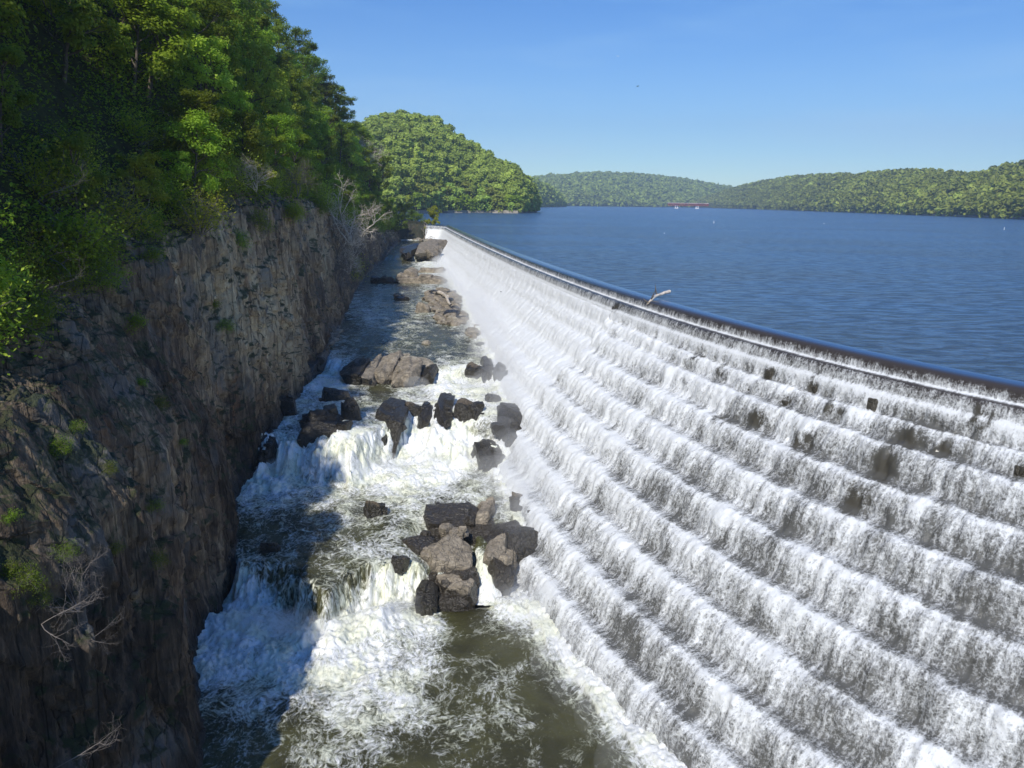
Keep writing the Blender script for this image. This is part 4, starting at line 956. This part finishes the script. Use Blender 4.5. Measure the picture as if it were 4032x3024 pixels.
# far end: white dead tree and pale green tree on the last rocks
dt = make_bare(41, 13, 1, .1, 'twig', .22, 2); p = on_river(916, 535); o = link('dead_tree', dt, None, tuple(p)); tag(o, 'white dead tree trunk standing on the far rocks', 'tree')
tr, cr_ = make_tree(45, 13, 3.4, leafmat='leaf2', clumps=56, per=70, ls=.5, lean=(.1, 0)); p = on_river(933, 518)
e = empty('deciduous_tree', tuple(p), label='pale yellow green tree at the far end of the spillway', cat='tree'); link('trunk', tr, e); link('crown', cr_, e); e.scale = (.85, .85, .95)
for i, (x, y, s) in enumerate(((905, 515, .8), (885, 512, .9), (868, 520, .8), (895, 500, .9), (950, 500, .45))):
    p = on_river(x, y); put_tree(p+np.array([-1, 2, 0]), 1 if i < 4 else 0, s, i, 'dark tree at the water level near the far end' if i < 4 else 'small tree just beyond the end of the spillway', 'dark trees low at the far end' if i < 4 else None)
print('trees', nt_, 'bushes', nb_, time.time()-T0)

# ------------------------------------------------------------ far hills with woods
def far_tree(seed, n=420, ls=1.5, mat='leaff'):
    r = np.random.default_rng(seed); k = 13; a = r.uniform(0, 6.28, k); q = r.uniform(.2, 1, k)**.5
    c = np.stack([np.cos(a)*q*2.9, np.sin(a)*q*2.9, 7.2+2.3*np.sqrt(np.clip(1-q*q*.9, 0, 1))+r.uniform(-1.6, .4, k)], 1)
    C = np.repeat(c, n//k, 0); u = r.normal(size=C.shape); u /= np.linalg.norm(u, axis=1)[:, None]
    C = C+u*np.array([1.9, 1.9, 1.35])*r.uniform(.6, 1, (len(C), 1))
    low = np.stack([r.uniform(-2.6, 2.6, n//4), r.uniform(-2.6, 2.6, n//4), r.uniform(1.5, 6.5, n//4)], 1)
    CC = np.vstack([C, low]); ax = CC-np.array([0, 0, 5.]); ax /= np.linalg.norm(ax, axis=1)[:, None]+1e-6; o_ = ax*.5; o_[:len(u)] += u*.6
    V, Fq = leaves(r, CC, ls, .3, .7, o_)
    T = Geo(); T.add(tube([(0, 0, -1), (.2, 0, 4), (0, .2, 8)], [.28, .22, .1], 5)); T.add(tube([(0, 0, 4), (1.6, .4, 7)], [.12, .05], 4)); T.add(tube([(0, 0, 5), (-1.5, -.6, 7.5)], [.12, .05], 4))
    return T.mesh('trunk', M['bark']), mesh('crown', V, Fq, M[mat], False), V, Fq
FT = [far_tree(61), far_tree(62, 380), far_tree(63, 440), far_tree(64, 380, mat='leaf2'), far_tree(65, 400, mat='leaf')]
def hill(name, sky, base, dep, th, ncol, nrow, mat, bulge=.75, back=200., rough=3.):
    """terrain whose shore is the base line and whose crest (less the tree height th) is the skyline of the photo"""
    sky = np.array(sky, float); base = np.array(base, float)
    x = np.linspace(sky[0, 0], sky[-1, 0], ncol); ysk = np.interp(x, sky[:, 0], sky[:, 1])
    bx = np.interp(x, sky[:, 0], np.interp(sky[:, 0], sky[:, 0], sky[:, 2])) if sky.shape[1] > 2 else x
    yb = np.interp(bx, base[:, 0], base[:, 1]); B = onz(bx, yb, 0.); dp = np.interp(x, [q[0] for q in dep], [q[1] for q in dep])
    Rg = aty(x, ysk, B[:, 1]+dp); Rg[:, 2] = np.maximum(Rg[:, 2]-th, .3)
    f = np.linspace(0, 1, nrow)[:, None]; P = B[None]*(1-f[..., None])+Rg[None]*f[..., None]
    P[..., 2] = Rg[None, :, 2]*np.sin(f*math.pi/2)**(bulge)+.25
    n = fbm(P[..., 0]/60, P[..., 1]/60, 1., 4)*rough*np.sin(f*math.pi); P[..., 2] = np.maximum(P[..., 2]+n, .25)
    sk_ = P[:1].copy(); sk_[..., 2] = -3; bk = P[-1:].copy(); d = bk[0, :, :2]/np.linalg.norm(bk[0, :, :2], axis=1)[:, None]
    bk[0, :, :2] += d*back; bk[..., 2] = -3
    A = np.concatenate([sk_, P, bk]); o = link(name, mesh(name, A.reshape(-1, 3), grid_faces(len(A), ncol), M[mat], True)); tag(o, kind='structure')
    return P
def sample(P, u, v):
    nr, nc, _ = P.shape; a = v*(nr-1); b = u*(nc-1); i = int(min(nr-2, a)); j = int(min(nc-2, b)); a -= i; b -= j
    return (P[i, j]*(1-a)*(1-b)+P[i+1, j]*a*(1-b)+P[i, j+1]*(1-a)*b+P[i+1, j+1]*a*b)
def shore(P, name):
    # pale stones at the water's edge
    q = P[0]; L = np.r_[0, np.cumsum(np.linalg.norm(np.diff(q[:, :2], axis=0), axis=1))]; s = np.linspace(0, L[-1], 220)
    X = np.interp(s, L, q[:, 0]); Y = np.interp(s, L, q[:, 1]); w_ = 1.2+1.6*np.clip(fbm(s*.06, 1., 2., 3), -.5, 1)
    A = np.stack([np.stack([X, Y-w_, 0*X-.6], 1), np.stack([X, Y-w_*.6, .35+0*X], 1), np.stack([X, Y+1, 1.6+.4*w_], 1)])
    o = link('shore', mesh('shore', A.reshape(-1, 3), grid_faces(3, 220), M['shore'], False)); tag(o, kind='structure')
r = np.random.default_rng(9)
pen = hill('peninsula', [(780, 275), (800, 262), (840, 250), (880, 250), (930, 256), (960, 266), (1000, 298), (1040, 320), (1080, 346), (1110, 358), (1138, 384), (1154, 412), (1160, 440)],
           [(700, 463), (880, 462), (960, 460), (1060, 460), (1120, 461), (1165, 458)], [(780, 240), (960, 170), (1080, 90), (1140, 30), (1160, 6)], 12.5, 120, 40, 'groundf')
shore(pen, 'shore')
n_ind = 0; stuffV, stuffF, nn = [], [], 0; stuffT = []
def add_stuff(p, s, v, rz):
    global nn
    V = FT[v][2]; V = rotz(V*np.array([s, s, s*r.uniform(.8, 1.25)]), rz)+p; stuffV.append(V); stuffT.append(np.full(len(V), np.clip(r.normal()*.24, -.6, .6))); stuffF.append(FT[v][3]+nn); nn += len(V)
def far_ind(p, s, v, label, group):
    e = empty('deciduous_tree', tuple(p), label=label, cat='tree', group=group); e.rotation_euler = (0, 0, r.uniform(0, 6)); e.scale = (s,)*3
    link('trunk', FT[v][0], e); link('crown', FT[v][1], e)
cand = []
wgt = np.linalg.norm(pen[0, 1:, :2]-pen[0, :-1, :2], axis=1)
for v_ in np.linspace(0.0, 1, 22):
    u = 0.
    while u < 1:
        L = float(np.linalg.norm(sample(pen, min(1, u+.01), v_)-sample(pen, u, v_)))/.01+1
        cand.append((min(1., max(0, u+r.uniform(-.01, .01))), min(1, max(0, v_+r.uniform(-.02, .02))))); u += 7.0/L
for u, v_ in cand:
    p = sample(pen, u, v_)-np.array([0, 0, .5]); q = proj(p)
    if q[0] < 765: continue
    s = r.uniform(.75, 1.3); k = int(r.choice(5, p=[.28, .24, .24, .14, .10]))
    if v_ < .10 and n_ind < 75 and q[0] > 880:
        kd = ['round', 'broad', 'full', 'pale yellowish', 'dark'][k]; sz_ = 'large' if s > 1.12 else ('small' if s < .92 else 'middling'); ps = 'far left cove' if q[0] < 930 else ('left shore' if q[0] < 990 else ('middle shore' if q[0] < 1050 else ('right shore' if q[0] < 1110 else 'right tip')))
        far_ind(p, s, k, '%s %s green tree on the %s of the wooded headland' % (sz_, kd, ps), 'shoreline trees, %s %s, %s' % (sz_, kd, ps)); n_ind += 1
    elif v_ > .95 and n_ind < 110:
        kd = ['round', 'broad', 'full', 'pale yellowish', 'dark'][k]; ps = 'left summit' if q[0] < 930 else ('middle skyline' if q[0] < 1030 else 'right downhill skyline')
        far_ind(p, s, k, '%s green tree on the %s of the wooded headland' % (kd, ps), 'skyline trees, %s, %s' % (kd, ps)); n_ind += 1
    else: add_stuff(p, s, k, r.uniform(0, 6))
o = link('headland_wood', mesh('headland_wood', np.concatenate(stuffV), np.concatenate(stuffF), M['leaff'], False, dict(tint=np.concatenate(stuffT)))); tag(o, 'dense green wood covering the steep headland', 'wood', kind='stuff')
print('headland', n_ind, len(cand), time.time()-T0)
def wood(name, P, sp0, label, s0=1., skip=None, matk='leaff', dec=1):
    Vs, Fs, n = [], [], 0; nr = 0; Tn = []
    D = np.linalg.norm(P[-1]-P[0], axis=1).mean(); rows = max(3, int(D/sp0))
    for v_ in np.linspace(0, 1, rows):
        q = np.array([sample(P, t, v_) for t in np.linspace(0, 1, 60)]); L = np.r_[0, np.cumsum(np.linalg.norm(np.diff(q[:, :2], axis=0), axis=1))]
        m = max(2, int(L[-1]/sp0)); t = np.linspace(0, L[-1], m)+r.uniform(-.5, .5, m)*sp0; X = np.stack([np.interp(t, L, q[:, k]) for k in range(3)], 1); X[:, 1] += r.uniform(-.4, .4, m)*sp0
        for p in X:
            k = r.integers(0, 3); s = s0*r.uniform(.7, 1.35); V = FT[k][2].reshape(-1, 4, 3); sel = r.permutation(len(V))[:max(18, len(V)//dec)]
            c = V[sel].mean(1, keepdims=True); V = (c+(V[sel]-c)*math.sqrt(dec)).reshape(-1, 3)
            pt = fbm(p[0]/90., p[1]/90., 3.)*.9; Tn.append(np.full(len(V), np.clip(r.normal()*.20+pt*.7, -.6, .7))); Vs.append(V*[s, s, s*r.uniform(.8, 1.3)]+p-[0, 0, 1.]); Fs.append(np.arange(len(V)).reshape(-1, 4)+n); n += len(V); nr += 1
    o = link(name, mesh(name, np.concatenate(Vs), np.concatenate(Fs), M[matk], False, dict(tint=np.concatenate(Tn)))); tag(o, label, 'wood', kind='stuff'); print(name, nr, n)
p2 = hill('second_headland', [(1120, 378), (1150, 388), (1165, 397), (1185, 405), (1200, 415), (1212, 427), (1222, 440)], [(1100, 449), (1165, 447.5), (1225, 446.5)], [(1120, 120), (1222, 8)], 9., 60, 20, 'groundf')
wood('second_headland_wood', p2, 9., 'small wooded headland behind the big one', 1.1, dec=4)
p3 = hill('far_hill', [(1120, 392), (1150, 389), (1165, 386), (1190, 382), (1215, 384), (1250, 378), (1300, 377), (1350, 378.5), (1400, 382), (1450, 387.5), (1500, 394), (1540, 401), (1580, 408), (1640, 420)],
          [(1100, 443.5), (1165, 444.2), (1225, 445), (1500, 448.2), (1640, 450)], [(1120, 1300), (1640, 900)], 14., 120, 30, 'groundf', .9, 600, 12.)
wood('far_hill_wood', p3, 16., 'distant wooded hills beyond the bridge', 1.6, dec=8)
p4 = hill('right_hill', [(1490, 437), (1520, 428), (1550, 418), (1580, 408.5), (1640, 395), (1700, 386), (1780, 380), (1850, 382), (1900, 377), (1950, 373), (2000, 374), (2080, 382), (2130, 377), (2212, 360), (2300, 345), (2500, 330)],
          [(1480, 447.7), (1540, 449.2), (1700, 454.2), (1900, 461.5), (2212, 474), (2300, 478), (2500, 486)], [(1490, 60), (1640, 500), (2500, 420)], 11., 160, 40, 'groundf', .85, 400, 8.)
wood('right_hill_wood', p4, 10., 'long wooded ridge on the right shore of the reservoir', 1.08, dec=6)
shore(p4, 'shore')

# ------------------------------------------------------------ road bridge far off
def box(x0, x1, y0, y1, z0, z1):
    V = np.array([(x, y, z) for x in (x0, x1) for y in (y0, y1) for z in (z0, z1)], float)
    return V, np.array([(0, 1, 3, 2), (4, 6, 7, 5), (0, 4, 5, 1), (2, 3, 7, 6), (0, 2, 6, 4), (1, 5, 7, 3)])
def bridge():
    Y = 1700.; a = aty(1443, 438, Y); b = aty(1530, 438, Y); zt = a[2]; zb = aty(1500, 444.6, Y)[2]
    e = empty('truss_bridge', (a[0], Y, 0), label='long low rust red truss bridge on white piers across the far water', cat='bridge'); L = b[0]-a[0]
    G = Geo(); G.add(box(-2, L, -5, 5, zt-.7, zt)); link('deck', G.mesh('deck', M['conc'], False), e)
    G = Geo(); n = 22
    for y in (-4.5, 4.5):
        for z, t in ((zt-1.1, .45), (zb+.4, .45)): G.add(box(-1, L, y-.35, y+.35, z-t, z+t*.8))
        for i in range(n+1):
            x = L*i/n; G.add(box(x-.3, x+.3, y-.25, y+.25, zb+.5, zt-1.))
            if i < n:
                x2 = L*(i+1)/n; q = [(x, y, zb+.4), (x2, y, zt-1.1)] if i % 2 else [(x, y, zt-1.1), (x2, y, zb+.4)]; G.add(tube(q, [.4, .4], 4))
    link('truss', G.mesh('truss', M['red'], False), e)
    for x in (1461, 1505.5):
        px = aty(x, 448, Y)[0]-a[0]; h = zb if x > 1500 else zb+2.5; G = Geo()
        for s in (-2.2, 2.2): G.add(box(px+s-1.0, px+s+1.0, -2, 2, -2, h))
        G.add(box(px-3.2, px+3.2, -1.8, 1.8, h-2.2, h-1.2)); G.add(box(px-3.8, px+3.8, -3, 3, -2, 1.0)); link('pier', G.mesh('pier', M['white'], False), e)
bridge()
# radio masts on the distant hill
for x in (1188, 1191):
    b = aty(x, 384, 3300.); t = aty(x, 376.5 if x == 1188 else 376, 3300.); G = Geo(); h = t[2]-b[2]
    for s in ((-1.6, -1.6), (1.6, -1.6), (0, 1.6)): G.add(tube([(s[0], s[1], -20), (s[0]*.4, s[1]*.4, h)], [.5, .4], 4))
    for k in range(6): G.add(tube([(-1.4, -1.4, h*k/6), (1.4, -1.4, h*(k+1)/6)], [.25, .25], 3))
    G.add(tube([(0, 0, h), (0, 0, h+4)], [.4, .2], 4))
    o = link('radio_mast', G.mesh('radio_mast', M['steel']), None, tuple(b)); tag(o, 'thin %s lattice mast on the distant hilltop' % ('left, slightly shorter' if x == 1188 else 'right, slightly taller'), 'mast')
# buoys
def lathe(pr, n=14):
    pr = np.array(pr, float); th = np.arange(n)*2*math.pi/n; V = np.stack([pr[:, None, 0]*np.cos(th), pr[:, None, 0]*np.sin(th), pr[:, None, 1]+0*th], -1).reshape(-1, 3)
    i = np.arange(len(pr)-1)[:, None]*n; j = np.arange(n)[None]; k = (j+1) % n
    return V, np.stack([i+j, i+k, i+n+k, i+n+j], -1).reshape(-1, 4)
for x, y, kind, lb in ((1435, 504, 0, 'round white buoy floating nearest the spillway crest'), (1542, 482, 1, 'tall white pole buoy in the middle of the water'), (1780, 483, 0, 'round white buoy right of the tall pole buoy'), (2169, 496, 1, 'tall white pole buoy near the right edge')):
    p = onz(x, y, 0.); d = p[1]; G = Geo(); k = d*.0013
    if kind: G.add(lathe([(0, -.5), (.35, -.4), (.42, .1), (.22, .4), (.16, 1.6), (.18, 2.2), (.12, 2.4), (0, 2.45)])); k *= 1.0
    else: G.add(lathe([(0, -.4), (.5, -.25), (.62, .05), (.5, .35), (.25, .5), (.1, .62), (0, .64)])); k *= .75
    o = link('buoy', G.mesh('buoy', M['white']), None, (p[0], p[1], 0)); o.scale = (k,)*3; tag(o, lb, 'buoy')
# drift branch caught on the crest
def drift():
    a = onz(1446, 630, .45); b = onz(1386, 668, -1.35); m1 = onz(1432, 634, .35); m2 = onz(1413, 641, .2); m3 = onz(1400, 656, -.35)
    q = np.array([a, m1, m2, m3, b]); t = np.linspace(0, 4, 22); P = np.stack([np.interp(t, range(5), q[:, k]) for k in range(3)], 1)
    P[1:-1] = (P[:-2]+P[1:-1]*2+P[2:])/4; P = P+fbm(t*1.3, 0, 3., 2)[:, None]*np.array([.15, .1, .12]); c = P[0].copy(); G = Geo()
    G.add(tube(P-c, np.linspace(.17, .07, len(P)), 8))
    o = link('driftwood_branch', G.mesh('driftwood_branch', M['drift']), None, tuple(c)); tag(o, 'pale drift branch caught on the crest of the spillway', 'branch')
    G = Geo()
    for i, d in ((9, (-.2, .3, .9)), (13, (.3, -.1, .9)), (15, (-.5, .2, .3)), (19, (-.5, -.3, .1))):
        G.add(tube([P[i]-c, P[i]-c+np.array(d)*.6, P[i]-c+np.array(d)*1.1+[.1, .1, 0]], [.08, .05, .02], 5))
    link('twig', G.mesh('twig', M['bark']), o)
drift()
def log(x0, y0, x1, y1, rad, label, mat='drift', lift=.9):
    a = on_river(x0, y0)+[0, 0, lift]; b = on_river(x1, y1)+[0, 0, lift]; f = np.linspace(0, 1, 10)[:, None]; P = a*(1-f)+b*f+np.sin(f*5)*np.array([.35, 0, .1]); c = P[0]
    G = Geo(); G.add(tube(P-c, np.linspace(rad, rad*.6, 10), 7)); o = link('log', G.mesh('log', M[mat]), None, tuple(c)); tag(o, label, 'log')
log(948, 650, 979, 678, .32, 'long pale log lying across the gravel island', 'twig', 1.5)
log(957, 657, 975, 659, .12, 'thin pale stick on the gravel island', 'twig', 1.4)
# airliner and bird
def plane():
    p = aty(1335.5, 121.3, 4200.); e = empty('airplane', tuple(p), label='tiny white airplane high in the sky', cat='airplane'); e.rotation_euler = (0, radians(-3), radians(175)); e.scale = (.55,)*3
    V, f = lathe([(0, -13), (.9, -12), (1.6, -8), (1.6, 7), (1.0, 11), (.3, 13.5), (0, 14)], 12); V = V[:, [2, 0, 1]]; link('fuselage', mesh('fuselage', V, f, M['white']), e)
    w_ = np.array([(-2, 0, 0), (4, 0, 0), (6.5, 13, .8), (4.5, 13, .8)]); w2 = w_*[1, -1, 1]; wv = np.vstack([w_, w_-[0, 0, .3], w2, w2-[0, 0, .3]]); ff = []
    for b in (0, 8): ff += [(b, b+1, b+2, b+3), (b+4, b+7, b+6, b+5)]+[(b+i, b+4+i, b+4+(i+1) % 4, b+(i+1) % 4) for i in range(4)]
    link('wings', mesh('wings', wv, np.array(ff), M['white'], False), e)
    t = np.array([(10, -.15, 1), (13.5, -.15, 1), (14.5, -.15, 5.5), (12.8, -.15, 5.5)]); tv = np.vstack([t, t+[0, .3, 0]]); link('tail', mesh('tail', tv, np.array(ff[:6]), M['white'], False), e)
plane()
def bird(x, y, Y, s, label):
    p = aty(x, y, Y); e = empty('bird', tuple(p), label=label, cat='bird'); e.scale = (s,)*3; e.rotation_euler = (0, 0, .5)
    V, f = lathe([(0, -.28), (.05, -.22), (.085, -.08), (.08, .06), (.045, .16), (.05, .2), (.02, .26), (0, .3)], 10); V = V[:, [2, 0, 1]]; link('body', mesh('body', V, f, M['black']), e)
    for sgn in (1, -1):
        q = np.array([(-.1, .05, .02), (.1, .05, .02), (.13, .35, .16), (.02, .62, .1), (-.06, .6, .1), (-.1, .33, .15)])*[1, sgn, 1]; V = np.vstack([q, q-[0, 0, .015]])
        ff = [(0, 1, 2, 5), (5, 2, 3, 4), (6, 11, 8, 7), (11, 10, 9, 8)]+[(i, i+6, (i+1) % 6+6, (i+1) % 6) for i in range(6)]; link('wing', mesh('wing', V, np.array(ff), M['black'], False), e)
bird(1377.5, 186.5, 210., 1., 'small dark bird flying in the open sky')
bird(1082, 630.5, 75., .28, 'tiny dark bird over the white spillway')
print('done', time.time()-T0)

# ------------------------------------------------------------ air and spray
def haze():
    G = box(-2500, 5200, -300, 4200, -24, 420); m = N('haze_air')
    v = m.n('VolumePrincipled', {'Color': (.72, .84, 1.0, 1), 'Density': .00019, 'Anisotropy': .2})
    o = link('haze', mesh('haze', G[0], G[1], m.out(None, v), False)); tag(o, kind='stuff')
haze()
def spray():
    r = np.random.default_rng(3); V, Fs = ico(3); m = N('spray_mist')
    v = m.n('VolumePrincipled', {'Color': (1, 1, 1, 1), 'Density': .055, 'Anisotropy': 0.}); mt = m.out(None, v); me = mesh('spray_cloud', V, Fs, mt, True)
    root = empty('spray', (0, 60, -14)); tag(root, kind='stuff')
    Y = 33.
    while Y < 235:
        i = int(np.argmin(np.abs(CY-Y-6))); z = wz(0 if Y < 90 else CX[i]-6, min(Y, 280)); need = np.interp(-z, -np.array(RR)[:, 1], np.array(RR)[:, 0])
        big = np.interp(Y, [30, 60, 100, 230], [1.9, 2.3, 2.5, 2.0]); st = big*1.15
        for k, (dd, dz) in enumerate(((.2, .5), (-1.6, 2.4))):
            if k == 1 and (Y < 48 or Y > 120): continue
            x = CX[i]+CNX[i]*(need+dd); y = CY[i]+CNY[i]*(need+dd)
            o = link('spray_cloud', me, root, (x+r.uniform(-.4, .4), y+r.uniform(-.5, .5)-60, z+dz+14)); q = big*r.uniform(.75, 1.15); o.scale = (q*.85, q*1.15, q*.8*(1 if k == 0 else 1.1)); o.rotation_euler = (0, -.5, r.uniform(0, 3))
        Y += st
spray()
def fall_mist():
    r = np.random.default_rng(8); V, Fs = ico(3); m = N('fall_mist'); v = m.n('VolumePrincipled', {'Color': (1, 1, 1, 1), 'Density': .15}); me = mesh('mist_puff', V, Fs, m.out(None, v), True)
    root = empty('fall_mist', (-12, 50, -17)); tag(root, kind='stuff')
    for x, y, z, s in [(520,1345,-17.6,1.3),(575,1350,-17.4,1.5),(640,1350,-17.3,1.6),(700,1365,-17.5,1.5),(770,1340,-17.4,1.5),(830,1320,-17.4,1.4),(880,1310,-17.6,1.1),(600,1010,-14.4,1.3),(680,1005,-14.2,1.6),(760,1005,-14.2,1.6),(840,1000,-14.4,1.5),(930,985,-14.2,1.5),(1010,985,-14.4,1.4),(1190,1290,-17.2,1.6),(1140,1290,-17.5,1.2),(900,830,-10.8,1.2),(1010,825,-10.8,1.2),(700,830,-10.9,1.2)]:
        p = onz(x, y, z); o = link('mist_puff', me, root, tuple(p-np.array([-12, 50, -17]))); o.scale = (s*r.uniform(1, 1.5), s*.8, s*r.uniform(.55, .8)); o.rotation_euler = (0, 0, r.uniform(-.4, .4))
fall_mist()
